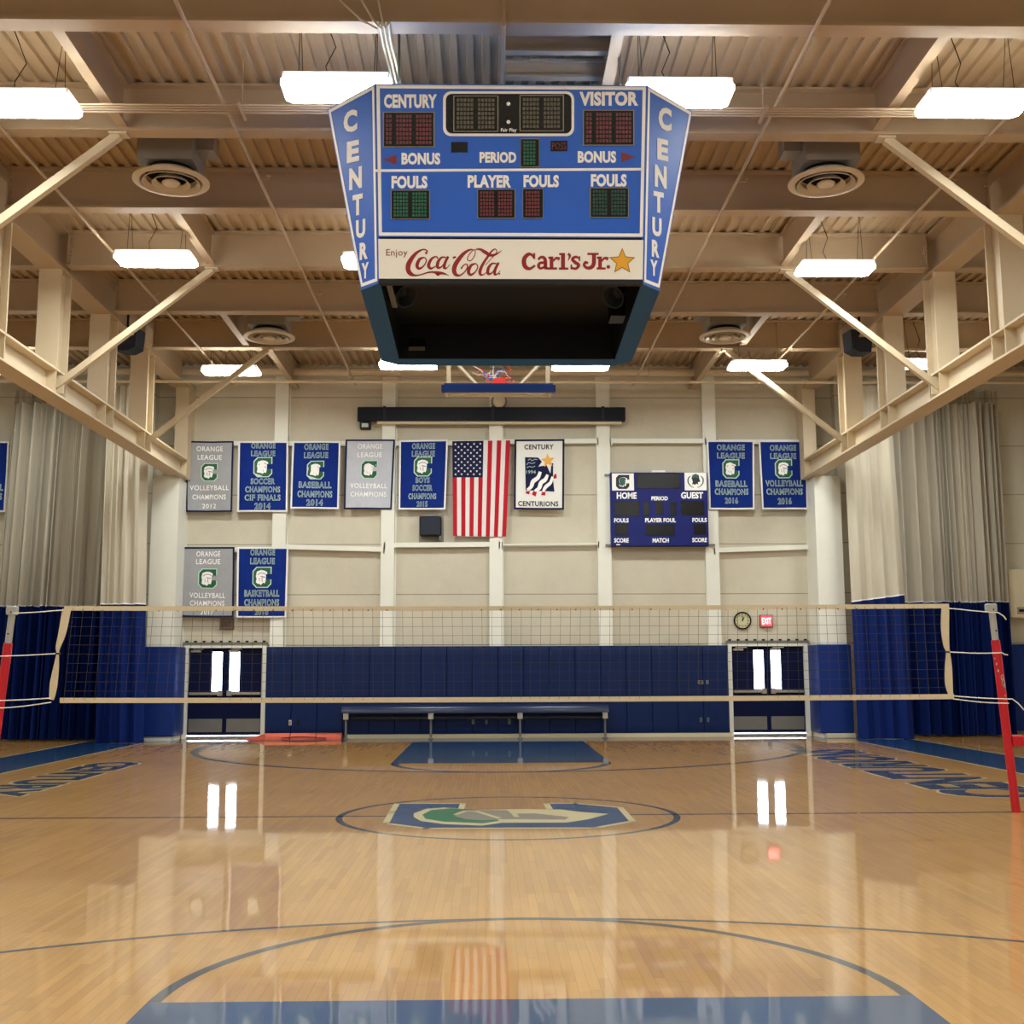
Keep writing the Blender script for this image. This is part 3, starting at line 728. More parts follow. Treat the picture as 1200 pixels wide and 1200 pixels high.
curtain('narrow grey and blue curtain with a ragged seam against the pier near the clock', A(1003, 800, yf).x, A(1068, 800, yf).x, yf, .01, 0, A(1010, 453, yf).z, 4, .16, 12, top0=A(985, 440, yf).x, top1=A(1042, 440, yf).x, mid_fn=lambda a: zz0+(zz1-zz0)*a)

# ------------------------------------------------------------------ volleyball net and posts
NY = CY
nx0, nx1 = A(75, 712, NY).x, A(1112, 710, NY).x
zt_, zb_ = A(600, 711.5, NY).z, A(600, 818.5, NY).z
t = thing('volleyball_net', (0, NY, zb_), 'volleyball net with white tapes stretched across the court centre', 'net')
def sag(x): return -.012*(1-((x-.03)/4.85)**2)
mb = MB(); n = 90
def tape(z, h):
    def fn(a, b): x = nx0+(nx1-nx0)*a; return (x, NY+.006*math.sin(x*2.1), z+sag(x)+h*(b-.5))
    m_ = MB(); m_.grid(fn, n, 1); m_.grid(lambda a, b: Vector(fn(a, b))+Vector((0, .008, 0)), n, 1); return m_
tape(zt_, .05).build('top_tape', 'tape_white', t); tape(zb_, .055).build('bottom_tape', 'tape_white', t)
mb = MB(); k = 0
x = nx0+.1
rnd = random.Random(2)
while x < nx1-.05:
    j = .012*math.sin(x*3)+.03*math.sin(x*.9)*(1 if x > -3 else 1.6)
    mb.bar((x, NY, zt_+sag(x)), (x-j-(.025 if x < -2.5 else 0), NY, zb_+sag(x)), .003); x += .1085
for r in range(1, 10):
    z0 = zt_+(zb_-zt_)*r/10
    for q in range(30):
        xa_, xb_ = nx0+.05+(nx1-nx0-.1)*q/30, nx0+.05+(nx1-nx0-.1)*(q+1)/30
        mb.bar((xa_, NY, z0+sag(xa_)), (xb_, NY, z0+sag(xb_)), .003)
mb.build('netting', 'net_cord', t)
mb = MB()
for k in range(46):
    x = nx0+.2+k*(nx1-nx0-.4)/45; mb.box(x-.006, x+.006, NY-.004, NY+.012, zt_-.036, zt_-.022)
mb.build('lacing', 'net_cord', t)
for s in (-1, 1):
    if s < 0: pts = [(78, 714, 10), (73, 741, 9), (68, 758, 5.5), (67.5, 766, 3), (66, 780, 6), (63, 800, 9), (61, 815, 7), (60, 820, 5)]
    else: pts = [(1108, 712, 9), (1107.5, 735, 9.5), (1109, 755, 7), (1111, 764, 4.5), (1111.5, 780, 8), (1112, 800, 9), (1114, 812, 6), (1115.5, 816, 5)]
    mb = MB()
    def fn(x, y): return A(x, y, NY-.004)
    for off in (0, .008):
        for q in stroke2d(pts, 4): mb.face([fn(*p)+Vector((0, off, 0)) for p in q])
    mb.build('side_band', 'tape_white', t)
    mb = MB(); c = A(*( (67.5, 766) if s < 0 else (1111, 764)), NY); mb.tube([c+Vector((-.03, 0, 0)), c+Vector((.03, 0, 0))], .012, 8); mb.build('cinch', 'net_cord', t)
    xt, xbm = (A(15, 716, NY).x, A(-4, 900, NY).x) if s < 0 else (A(1161.5, 710, NY).x, A(1191, 953, NY).x)
    ztop = A(1162, 708, NY).z; zj = A(1168, 750, NY).z
    if s < 0: xbm = A(6, 788, NY).x; xbm = xt+(xbm-xt)/(1.513-ztop)*(0-ztop) if False else -5.56
    def X(z): return xbm+(xt-xbm)*z/ztop
    p = thing('net_post', (xbm, NY, 0), 'red volleyball post with silver top, '+('cut by the frame edge beside the blue curtain' if s < 0 else 'whole, standing on the half-way line with chipped paint'), 'net post')
    mb = MB(); mb.tube([(X(0), NY, 0), (X(zj), NY, zj)], .047, 16); mb.build('lower_tube', 'post_red', p, smooth=True)
    mb = MB(); mb.tube([(X(zj-.05), NY, zj-.05), (X(ztop), NY, ztop)], .036, 16); mb.build('upper_tube', 'post_grey', p, smooth=True)
    mb = MB(); mb.bbox(X(ztop)-.06, X(ztop)+.05, NY-.045, NY+.045, ztop-.09, ztop+.005, .01); mb.build('head', 'post_grey', p)
    mb = MB()
    for z in (ztop-.06, zj+.1):
        mb.tube([(X(z)+.002, NY-.037, z), (X(z)+.002, NY-.046, z)], .009, 8)
    mb.build('bolt', 'black', p)
    if s > 0:
        zw = A(1182, 868, NY).z; mb = MB(); mb.bbox(X(zw)+.04, X(zw)+.17, NY-.05, NY+.05, zw-.06, zw+.06, .012); w_ = mb.build('winch', 'post_red', p)
        mb = MB(); mb.tube([(X(zw)+.17, NY, zw), (X(zw)+.24, NY, zw)], .015, 8); mb.tube([(X(zw)+.23, NY, zw), (X(zw)+.23, NY-.06, zw+.14)], .012, 8); mb.build('crank', 'steel', w_, smooth=True)
        mb = MB()
        for (u, v, r) in ((1166, 772, .012), (1170, 786, .014), (1175, 794, .03), (1176.5, 800, .034), (1178, 803, .026), (1178, 815, .01), (1168, 778, .012)):
            q = A(u, v, NY-.048); dx = q.x-X(q.z)
            mb.face([(X(q.z)+.0485*math.sin(max(-1.4, min(1.4, (dx+x2)/.048))), NY-.0485*math.cos(max(-1.4, min(1.4, (dx+x2)/.048))), q.z+z2) for x2, z2 in disc2d(0, 0, r*.7, 9, r*1.2)])
        mb.build('chipped_patch', 'post_grey', p)
    # cords from net to post
    def cord(a, b, label, sagd=.01, tail=None):
        a, b = Vector(a), Vector(b); pts = [a+(b-a)*(k/6)+Vector((0, -.05 if 0 < k < 7 else 0, -sagd*math.sin(math.pi*k/6))) for k in range(7)]
        if tail: pts += [Vector(q) for q in tail]
        m_ = MB(); m_.tube(pts, .0065, 6); tag(m_.build('cord', 'rope_white', smooth=True), label, 'cord')
    sd = 'frame-edge post' if s < 0 else 'whole red post'
    if s < 0:
        cord(A(75, 715, NY), A(17, 719, NY-.05), 'white cord from the net top to the '+sd, .005)
        cord(A(66, 766, NY), A(2, 769, NY-.05), 'white cord from the net side band middle to the '+sd, .004)
        cord(A(60, 818, NY), A(-3, 821, NY-.05), 'upper white cord from the net foot to the '+sd, .004)
        cord(A(60, 823, NY), A(-4, 830, NY-.05), 'lower loose cord from the net foot to the '+sd, .01)
    else:
        cord(A(1112, 713, NY), A(1162, 718, NY-.05), 'white cord from the net top to the '+sd, .004, [A(1170, 718, NY-.06), A(1176, 722, NY-.06), A(1179, 726, NY-.06)])
        cord(A(1112, 764, NY), A(1172, 765, NY-.05), 'white cord from the net side band middle to the '+sd, .01, [A(1177, 767, NY-.06), A(1181, 767.5, NY-.06)])
        cord(A(1117, 815.5, NY), A(1180, 819, NY-.05), 'upper white cord from the net foot to the '+sd, .006, [A(1186, 819, NY-.06), A(1193, 824, NY-.06), A(1200, 832, NY-.06)])
        cord(A(1117, 819, NY), A(1180, 824, NY-.05), 'lower white cord from the net foot to the '+sd, .012)
# ------------------------------------------------------------------ hanging scoreboard
SBX = .025
BW, BC, TC = 1.355, .2, .545          # half width of the main face, corner cut at the foot and at the top
YF0, YF1, YB0, YB1 = 11.5, 10.93, 14.3, 14.87
SZ0, SZ1 = at(598, 331, y=YF0).z, at(598, 99, y=YF1).z
sb = thing('hanging_scoreboard', (SBX, 12.9, SZ0), 'large blue eight-sided scoreboard hanging from the roof over centre court', 'scoreboard')
def octo(z):
    k = (z-SZ0)/(SZ1-SZ0); c = BC+(TC-BC)*k; yf = YF0+(YF1-YF0)*k; yb = YB0+(YB1-YB0)*k
    return [Vector((SBX+x, y, z)) for x, y in ((-BW, yf), (BW, yf), (BW+c, yf+c), (BW+c, yb-c), (BW, yb), (-BW, yb), (-BW-c, yb-c), (-BW-c, yf+c))]
lo, hi = octo(SZ0), octo(SZ1)
def inset(face, m_, lift):
    n = (face[1]-face[0]).cross(face[3]-face[0]).normalized(); c = sum(face, Vector())/4
    out = []
    for i, p in enumerate(face):
        a = (face[i-1]-p).normalized(); b = (face[(i+1) % 4]-p).normalized(); s = a.cross(b).length
        out.append(p+(a+b)*(m_/s)+n*lift)
    return out, n
def prect(mb, q0, q1, lift=.004, m=0, P=None, n=None):
    """pixel box on a plane"""
    (u0, v0), (u1, v1) = q0, q1
    mb.face([on_plane(u, v, P, n)+n*lift for u, v in ((u0, v1), (u1, v1), (u1, v0), (u0, v0))], m)
faces = [(0, 1, 'front_panel'), (1, 2, 'corner_panel'), (2, 3, 'side_panel'), (3, 4, 'corner_panel'), (4, 5, 'rear_panel'), (5, 6, 'corner_panel'), (6, 7, 'side_panel'), (7, 0, 'corner_panel')]
PAN = {}
for a, b, nm in faces:
    f = [lo[a], lo[b], hi[b], hi[a]]
    n = (f[1]-f[0]).cross(f[3]-f[0]).normalized()
    kk = .0
    if 'corner' not in nm:
        # lower strip of the face holds an advert board; the blue panel starts above it
        k = .232; g = [f[0]+(f[3]-f[0])*k, f[1]+(f[2]-f[1])*k, f[2], f[3]]
    else: g = f
    mb = MB(); mb.prism([p-n*.06 for p in g], n*.06); o = mb.build(nm, 'board_blue', sb); PAN[(a, b)] = (o, g, n, f)
    mb = MB()
    o1, _ = inset(g, .012, .003); o2, _ = inset(g, .045, .003)
    for i in range(4): mb.face([o1[i], o1[(i+1) % 4], o2[(i+1) % 4], o2[i]])
    mb.build('border', 'sign_white', o)
    if 'corner' not in nm:
        k0, k1 = .018, .222; g2 = [f[0]+(f[3]-f[0])*k0, f[1]+(f[2]-f[1])*k0, f[1]+(f[2]-f[1])*k1, f[0]+(f[3]-f[0])*k1]
        g2 = [g2[0]+Vector((0, 0, 0)), g2[1], g2[2], g2[3]]
        mb = MB(); mb.prism([p-n*.05 for p in g2], n*.045); ad = mb.build('advert_board', 'ad_white', sb); PAN[(a, b, 'ad')] = (ad, g2, n)
        mb = MB(); mb.prism([p-n*.061 for p in f], n*.04); mb.build('backing', 'black', sb)
# frame below: blue rim, black recess
mb = MB(); Z0 = SZ0-.10
def zr(y): return SZ0-.015-.12*(y-YF0)/(YB0-YF0)
ru = [Vector((p.x, p.y, zr(p.y))) for p in lo]
for i in range(8):
    j = (i+1) % 8
    mb.face([ru[i], ru[j], lo[j]+Vector((0, 0, .06)), lo[i]+Vector((0, 0, .06))], 1 if i == 0 else 0)
hx, hy0, hy1 = BW-.02, YF0+.06, YB0-.28
inn = [Vector((SBX+x, y, zr(y))) for x, y in ((-hx, hy0), (hx, hy0), (hx, hy0+.12), (hx, hy1-.12), (hx, hy1), (-hx, hy1), (-hx, hy1-.12), (-hx, hy0+.12))]
for i in range(8):
    j = (i+1) % 8; mb.face([ru[i], inn[i], inn[j], ru[j]], 1 if i == 0 else 0)
mb.build('lower_rim', ['board_blue_dark', 'black'], sb)
mb = MB(); ZC = Z0+.42
mb.face([(SBX+x, y, ZC) for x, y in ((-hx, hy0), (hx, hy0), (hx, hy1), (-hx, hy1))])
for p, q in (((-hx, hy0), (hx, hy0)), ((hx, hy0), (hx, hy1)), ((hx, hy1), (-hx, hy1)), ((-hx, hy1), (-hx, hy0))):
    mb.face([(SBX+p[0], p[1], zr(p[1])), (SBX+q[0], q[1], zr(q[1])), (SBX+q[0], q[1], ZC), (SBX+p[0], p[1], ZC)])
mb.build('recess', 'black_case', sb)
mb = MB(); mb.face([p+Vector((0, 0, -.02)) for p in hi]); mb.build('top_cover', 'board_blue_dark', sb)
mb = MB(); q0 = at(479, 396, y=hy1-.02); q1 = at(498, 411, y=hy1-.02)
mb.box(q0.x, q1.x, hy1-.02, hy1, q1.z, q0.z); v_ = mb.build('vent_plate', 'black_gloss', sb)
mb = MB(); mb.box(q0.x, q1.x, hy1-.03, hy1-.02, q1.z, q1.z+.05); mb.build('plate_label', 'dull_steel', v_)
for s in (-1, 1):
    x = SBX+s*(hx-.16); y = hy0+.55; z = Z0+.2
    mb = MB(); mb.lathe([(.03, -.12), (.05, -.1), (.07, 0), (.13, .12), (.135, .13), (.12, .125), (.06, .02), (0, 0)], (x, y, z), (-s*.5, -.5, -.5), 20); mb.box(x-.02, x+.02, y-.02, y+.02, z, ZC)
    mb.build('horn_speaker', 'speaker_grey', sb, smooth=True)
    mb = MB(); mb.box(x+s*.1-.03, x+s*.1+.03, y-.3, y+.5, ZC-.24, ZC-.02) if s < 0 else mb.box(x-.06, x+.1, y+.25, y+.55, ZC-.4, ZC-.1); mb.build('inner_bracket', 'dull_steel' if s < 0 else 'black_gloss', sb)
for s in (-1, 1):
    for y in (11.9, 14.0):
        mb = MB(); mb.tube([(SBX+s*1.2, y, SZ1-.05), (SBX+s*1.2, y, DECK_Z)], .015, 6); mb.build('hanger_rod', 'dull_steel', sb)

# front face content
FP, g, FN, ff = PAN[(0, 1)]
P0 = g[0]
def FT(mb, text, q, bold=.03, lift=.004, m=0, P=P0, n=FN, space=1.05):
    u0, v0, u1, v1 = q
    a, b, c, d = (on_plane(u, v, P, n)+n*lift for u, v in ((u0, v1), (u1, v1), (u1, v0), (u0, v0)))
    word(mb, text, lambda s, t: (a*(1-s)+b*s)*(1-t)+(d*(1-s)+c*s)*t, bold=bold, m=m, space=space)
mb = MB()
for text, q in (('CENTURY', (450, 110.5, 512, 126.8)), ('VISITOR', (679, 107.5, 748, 124.2)), ('BONUS', (470.5, 179, 516, 193)), ('PERIOD', (562, 178, 605, 191)), ('BONUS', (677, 177, 722, 191)),
                ('FOULS', (458.8, 206, 501, 221)), ('PLAYER', (548, 205.2, 599, 220)), ('FOULS', (613.5, 205, 655, 219.6)), ('FOULS', (692.4, 204, 734.4, 218.8))):
    mb = MB(); FT(mb, text, q, bold=.05); mb.build('lettering', 'sign_white', FP)
mb = MB(); mb.face([on_plane(u, v, P0, FN)+FN*.003 for u, v in ((438.5, 201.5), (754.5, 199.8), (754.5, 196.8), (438.5, 198.5))]); mb.build('divider_stripe', 'sign_white', FP)
for pts in (((448.8, 187, ), (464.5, 181), (465, 193)), ((744, 184), (728, 178), (728, 190))):
    mb = MB(); mb.face([on_plane(u, v, P0, FN)+FN*.004 for u, v in pts]); mb.build('bonus_arrow', 'arrow_red', FP)
def rrect(u0, v0, u1, v1, r):
    o = []
    for cx, cy, a0 in ((u1-r, v0+r, -90), (u1-r, v1-r, 0), (u0+r, v1-r, 90), (u0+r, v0+r, 180)):
        for k in range(5): a = math.radians(a0+k*22.5); o.append((cx+r*math.cos(a), cy+r*math.sin(a)))
    return o
mb = MB(); mb.prism([on_plane(u, v, P0, FN) for u, v in rrect(519.2, 107.2, 672.8, 159.6, 9)][::-1], FN*.008); cf = mb.build('clock_surround', 'sign_white', FP)
mb = MB(); mb.prism([on_plane(u, v, P0, FN) for u, v in rrect(522.6, 110.2, 669.6, 156.6, 7)][::-1], FN*.012); mb.build('clock_panel', 'display_black', cf)
def display(q, cells, rows, m, name='digit_display', lift=.012, gap=1):
    """cells: list of digit column counts"""
    u0, v0, u1, v1 = q
    a, b, c, d = (on_plane(u, v, P0, FN) for u, v in ((u0, v1), (u1, v1), (u1, v0), (u0, v0)))
    mb = MB(); mb.prism([a, b, c, d], FN*lift); dsp = mb.build(name, 'display_trim', FP)
    def fn(s, t): return (a*(1-s)+b*s)*(1-t)+(d*(1-s)+c*s)*t
    e = .02; mb = MB(); mb.face([fn(s, t)+FN*(lift+.001) for s, t in ((e, e), (1-e, e), (1-e, 1-e), (e, 1-e))]); mb.build('dark_glass', 'display_black', dsp)
    tot = sum(cells)+gap*(len(cells)+1)*1.0; x = gap*.8
    for cnt in cells:
        mb = MB()
        for i in range(cnt):
            for j in range(rows):
                s0, s1 = (x+i+.16)/tot, (x+i+.9)/tot; t0, t1 = (j+.55+.16)/(rows+1.1), (j+.55+.88)/(rows+1.1)
                mb.face([fn(s, t)+FN*(lift+.002) for s, t in ((s0, t0), (s1, t0), (s1, t1), (s0, t1))])
        x += cnt+gap*1.15; mb.build('bulb_grid', m, dsp)
display((531.4, 112.4, 584, 154.6), [5, 5], 7, 'lamp_amber', lift=.015, gap=1); display((608.8, 111.6, 660.6, 154), [5, 5], 7, 'lamp_amber', lift=.015)
display((448.8, 131.4, 509.4, 172.6), [2, 5, 5], 7, 'lamp_red'); display((683, 129, 743.2, 170.6), [2, 5, 5], 7, 'lamp_red')
display((609.8, 162.6, 632, 196), [4], 7, 'lamp_green'); display((458, 222.8, 504, 256.8), [5, 5], 7, 'lamp_green')
display((559.2, 221.6, 604, 256), [5, 5], 7, 'lamp_red'); display((612.4, 221, 636.6, 255.8), [5], 7, 'lamp_red'); display((691.2, 220, 736.8, 255), [5, 5], 7, 'lamp_dark_green')
mb = MB()
for v in (122, 143.2): mb.face([on_plane(595.8+x, v+y, P0, FN)+FN*.014 for x, y in disc2d(0, 0, 2.3, 14)][::-1])
mb.build('clock_colon', 'sign_white', FP)
mb = MB(); FT(mb, 'Fair Play', (587, 150.5, 605.4, 155.8), bold=.02, lift=.014); mb.build('small_lettering', 'sign_white', FP)
for q, txt in (((528.8, 166.4, 548, 178.6), None), ((645.2, 165, 664.8, 177.2), 'POSS')):
    mb = MB(); mb.prism([on_plane(u, v, P0, FN) for u, v in ((q[0], q[3]), (q[2], q[3]), (q[2], q[1]), (q[0], q[1]))], FN*.006); o = mb.build('indicator_window', 'display_black', FP)
    if txt: mb = MB(); FT(mb, txt, (q[0]+1.5, q[1]+1.8, q[2]-1.5, q[3]-1.8), bold=.02, lift=.0075); mb.build('lettering', 'poss_red', o)
# corner words
for key, lst in (((7, 0), (('C', 411, 142, 16, 26), ('E', 414, 177.5, 14.5, 25), ('N', 417, 208.8, 15, 25.5), ('T', 419.5, 240, 12, 24.5), ('U', 423, 268, 11, 21.5), ('R', 426.5, 294, 9.5, 20), ('Y', 428.3, 317, 8.5, 18.5))),
                 ((1, 2), (('C', 779, 139.5, 15.5, 27), ('E', 776.3, 175.5, 13, 25), ('N', 774, 207, 14, 26), ('T', 771.5, 237, 12, 24.5), ('U', 769.5, 266, 11, 22), ('R', 768, 291.5, 9, 20), ('Y', 766, 314, 8.5, 18.5)))):
    o, g4, n4, f4 = PAN[key]; mb = MB()
    for ch, u, v, wd, hg in lst:
        sh = -.22*wd if key == (7, 0) else .22*wd
        a, b, c, d = (on_plane(x, y, g4[0], n4)+n4*.004 for x, y in ((u-wd/2, v+hg/2-sh/2), (u+wd/2, v+hg/2+sh/2), (u+wd/2, v-hg/2+sh/2), (u-wd/2, v-hg/2-sh/2)))
        mb = MB(); word(mb, ch, lambda s, t: (a*(1-s)+b*s)*(1-t)+(d*(1-s)+c*s)*t, bold=.05); mb.build('letter', 'text_white', o)
# advert lettering
AD, ag, an = PAN[(0, 1, 'ad')]; AP = ag[0]-an*.005
def ADP(x, y, x0=445): q = on_plane(x0+x/8, 285+y/8, AP, an); return q+an*.003
mb = MB(); FT(mb, 'Enjoy', (452.6, 292, 477.5, 302), bold=0, P=AP, n=an, lift=.003); mb.build('lettering', 'arrow_red', AD)
mb = MB(); F1 = lambda x, y: ADP(x, y)
o_ = [(420, 132, 10), (375, 150, 26), (350, 205, 32), (368, 238, 24), (410, 215, 13), (437, 165, 11), (420, 132, 10)]
c_ = [(548, 142, 14), (524, 125, 12), (484, 150, 24), (458, 205, 30), (475, 236, 24), (512, 224, 11), (560, 190, 7)]
a_ = [(622, 134, 12), (580, 134, 18), (545, 180, 28), (545, 228, 26), (582, 218, 12), (628, 150, 10)]
a2 = [(642, 124, 22), (612, 185, 26), (606, 232, 24), (632, 230, 9), (657, 198, 6)]
for p in ([(430, 100, 22), (444, 74, 14), (424, 60, 12), (390, 64, 16), (340, 95, 28), (295, 150, 40), (268, 205, 46), (268, 255, 44), (292, 288, 38), (335, 302, 18), (392, 293, 12), (450, 275, 14), (500, 268, 14)],
          [(450, 278, 8), (500, 271, 16), (545, 280, 34), (575, 280, 26), (610, 287, 16), (650, 305, 2)], [(535, 285, 30), (548, 300, 14), (560, 300, 4)], o_, c_, a_, a2, [(685, 138, 18), (714, 128, 18)],
          [(848, 62, 8), (890, 66, 9), (893, 105, 8), (865, 155, 9), (835, 165, 9), (822, 145, 9), (840, 105, 8), (878, 62, 8)],
          [(868, 58, 12), (825, 70, 22), (770, 115, 34), (715, 190, 42), (697, 250, 42), (712, 292, 34), (750, 302, 16), (795, 270, 12), (822, 225, 12), (815, 196, 11), (788, 206, 11), (762, 240, 16)],
          [(895, 60, 8), (940, 57, 20), (990, 85, 32), (1035, 112, 28), (1085, 106, 18), (1145, 68, 3)],
          [(1098, 70, 8), (1080, 55, 10), (1050, 75, 16), (1010, 130, 22), (965, 200, 26), (940, 260, 30), (945, 295, 22), (978, 292, 9), (1012, 258, 6)], [(1098, 70, 8), (1090, 95, 8), (1050, 140, 7), (990, 205, 6)]): pen(mb, p, F1)
for p in (o_,): pen(mb, [(x+482, y+58, w_) for x, y, w_ in p], F1)
for p in (a_, a2): pen(mb, [(x+472, y+58, w_) for x, y, w_ in p], F1)
mb.face([F1(x, y) for x, y in disc2d(1122, 287, 8, 12)]); mb.build('script_lettering', 'ad_red', AD)
mb = MB(); F2 = lambda x, y: ADP(x, y, 600)
r_ = [[(370, 125, 34), (370, 242, 34)], [(338, 237, 20), (422, 237, 20)], [(340, 136, 20), (380, 136, 20)], [(385, 170, 16), (412, 140, 22), (447, 148, 34)]]
for p in ([(207, 135, 18), (180, 106, 24), (150, 106, 34), (118, 140, 40), (113, 190, 42), (132, 228, 38), (172, 238, 26), (216, 208, 20)], [(208, 92, 18), (208, 148, 18)], [(246, 155, 22), (268, 132, 24), (298, 136, 30), (312, 165, 34), (312, 240, 34)], [(315, 180, 20), (265, 186, 26), (248, 212, 28), (268, 236, 22), (312, 218, 18)], [(308, 236, 20), (350, 236, 20)],
          *r_, [(478, 92, 38), (478, 245, 38)], [(442, 102, 20), (482, 102, 20)], [(440, 238, 20), (528, 238, 20)], [(526, 98, 26), (542, 120, 22), (524, 165, 4)],
          [(625, 140, 18), (596, 128, 24), (566, 150, 28), (592, 180, 32), (625, 205, 30), (600, 238, 24), (560, 232, 20)], [(632, 122, 15), (632, 168, 15)], [(556, 200, 15), (556, 246, 15)],
          ): pen(mb, p, F2)
mb.build('lettering', 'ad_red', AD); mb = MB()
for p in ([(706, 101, 20), (812, 101, 20)], [(768, 96, 38), (766, 190, 38), (742, 226, 36), (704, 232, 28), (676, 206, 26), (690, 178, 24), (712, 190, 22)]): pen(mb, p, F2)
for p in r_: pen(mb, [(x+455, y, w_) for x, y, w_ in p], F2)
mb.face([F2(x, y) for x, y in disc2d(903, 222, 18, 14)]); mb.build('lettering', 'ad_red', AD)
mb = MB(); mb.face([F2(x, y) for x, y in star2d(1033, 172, 128, .46, -math.pi/2)]); mb.face([F2(x, y)+an*.002 for x, y in star2d(1033, 172, 112, .46, -math.pi/2)], 1); mb.build('star', ['star_edge', 'star_gold'], AD)
# ------------------------------------------------------------------ banners
YBN = YW-.20
class Cloth:
    """hanging cloth given by its four corners in the photo; P(s, t): s across, t down"""
    def __init__(s, c, seed, amp=.012, kind='fold'):
        s.c = [at(u, v, y=YBN) for u, v in c]; r = random.Random(seed); s.k = [(r.uniform(2, 6), r.uniform(-3, 3), r.uniform(0, 6), r.uniform(.3, 1)) for _ in range(4)]; s.amp = amp; s.kind = kind
        s.hb = r.uniform(-.5, .5)
    def P(s, a, b, lift=0):
        tl, tr, br, bl = s.c
        p = (tl*(1-a)+tr*a)*(1-b)+(bl*(1-a)+br*a)*b
        if s.kind == 'ripple': d = s.amp*(math.sin(22*a+2.5*b)+.5*math.sin(41*a-3*b))*(.4+.6*b)
        else: d = s.amp*sum(w_*math.sin(f*a*2+g*b*2+h) for f, g, h, w_ in s.k)*(.35+.65*math.sin(math.pi*min(1, max(0, b*.8+.1))))
        return p+Vector((0, d-lift, .012*s.hb*math.sin(math.pi*a)*b))
def cloth_mesh(c, m, s0=0, s1=1, t0=0, t1=1, nu=14, nv=18, back=True, lift=0, name='cloth', parent=None):
    mb = MB(); mb.grid(lambda a, b: c.P(s0+(s1-s0)*a, t1+(t0-t1)*b, lift), nu, nv)
    return mb.build(name, m, parent, smooth=True)
def hem(c, m, parent, w_=.035):
    ar = (c.c[1]-c.c[0]).length/(c.c[3]-c.c[0]).length; h = w_*ar
    mb = MB(); L_ = .004
    for (s0, s1, t0, t1, nu, nv) in ((0, 1, 0, h, 14, 1), (0, 1, 1-h, 1, 14, 1), (0, w_, h, 1-h, 1, 18), (1-w_, 1, h, 1-h, 1, 18)):
        mb.grid(lambda a, b: c.P(s0+(s1-s0)*a, t1+(t0-t1)*b, L_), nu, nv)
    return mb.build('hem', m, parent, smooth=True)
def ctext(mb, c, text, cy, h, w_, cx=.5, lift=.008, bold=.02, m=0, space=1.1):
    word(mb, text, lambda s, t: c.P(cx+(s-.5)*w_, cy-(t-.5)*h, lift), bold=bold, m=m, space=space)
def emblem(c, cy, h, parent, cx=.5, green='logo_green', edge='logo_pale', grey=False):
    ar = (c.c[1]-c.c[0]).length/(c.c[3]-c.c[0]).length; w_ = h/ar*.92
    def f(l): return lambda x, y: c.P(cx+(x-.5)*w_, cy-(y-.5)*h, l)
    mb = MB(); g = f(.007)
    mb.face([g(.5+(x-.5)*1.12, .5+(y-.5)*1.1) for x, y in C_POLY]); e = mb.build('emblem', edge, parent)
    mb = MB(); g = f(.010); mb.face([g(x, y) for x, y in C_POLY]); mb.build('letter', green, e)
    mb = MB(); g = f(.013); mb.face([g(x, y) for x, y in HELM][::-1]); mb.build('helmet', 'text_white', e)
    mb = MB(); g = f(.015)
    for p in ([(.24, .62, .04), (.36, .71, .04), (.55, .72, .04), (.7, .66, .04)], [(.42, .55, .04), (.6, .52, .05), (.7, .5, .04)], [(.52, .5, .04), (.5, .36, .04), (.54, .26, .03)], [(.36, .48, .03), (.34, .36, .03), (.4, .3, .03)]): pen(mb, p, g, k=3)
    mb.build('helmet_line', 'logo_line', e)
def banner(corners, style, rows, em, label, seed, amp=.012, group=None):
    c = Cloth(corners, seed, amp)
    bm = {'blue': ('banner_blue', 'hem_white'), 'grey': ('banner_grey', 'hem_navy'), 'silver': ('banner_silver', 'hem_navy')}[style]
    top = (c.c[0]+c.c[1])/2
    t = thing('banner', top, label, 'banner', group or 'league champion banners')
    cloth_mesh(c, bm[0], name='cloth', parent=t); hem(c, bm[1], t)
    for text, cy, h, w_ in rows:
        mb = MB(); mb2 = MB()
        if style == 'blue':
            ctext(mb, c, text, cy, h*1.14, w_*1.05, bold=.045, lift=.007); ctext(mb2, c, text, cy, h*.92, w_*.99, bold=-.01, lift=.0095)
        else: ctext(mb, c, text, cy, h, w_, bold=.012)
        lt = mb.build('lettering', 'text_pale' if style == 'blue' else 'text_white', t)
        if style == 'blue': mb2.build('letter_fill', 'text_teal', lt)
    if em: emblem(c, em[0], em[1], t, em[2] if len(em) > 2 else .5)
    return t
SM = .075
banner([(218, 517), (274, 517), (272, 600), (218, 600)], 'grey', [('ORANGE', .11, .07, .55), ('LEAGUE', .23, .07, .5), ('VOLLEYBALL', .66, .07, .84), ('CHAMPIONS', .79, .07, .72), ('2012', .915, .065, .3)], (.44, .235), 'grey volleyball champions 2012 banner, first in the top row beside the pier', 1, .014)
banner([(279.5, 517), (338, 517), (337, 600), (278, 600)], 'blue', [('ORANGE', .065, .07, .46), ('LEAGUE', .175, .07, .46), ('SOCCER', .57, .075, .46), ('CHAMPIONS', .685, .075, .66), ('CIF FINALS', .80, .075, .68), ('2014', .92, .08, .3)], (.37, .26), 'blue soccer champions CIF finals 2014 banner in the top row', 2)
banner([(343, 517), (399, 517), (397, 596.5), (340, 596)], 'blue', [('ORANGE', .085, .08, .48), ('LEAGUE', .21, .08, .48), ('BASEBALL', .65, .085, .64), ('CHAMPIONS', .785, .085, .68), ('2014', .91, .085, .32)], (.43, .25), 'blue baseball champions 2014 banner, third in the top row', 3, .016)
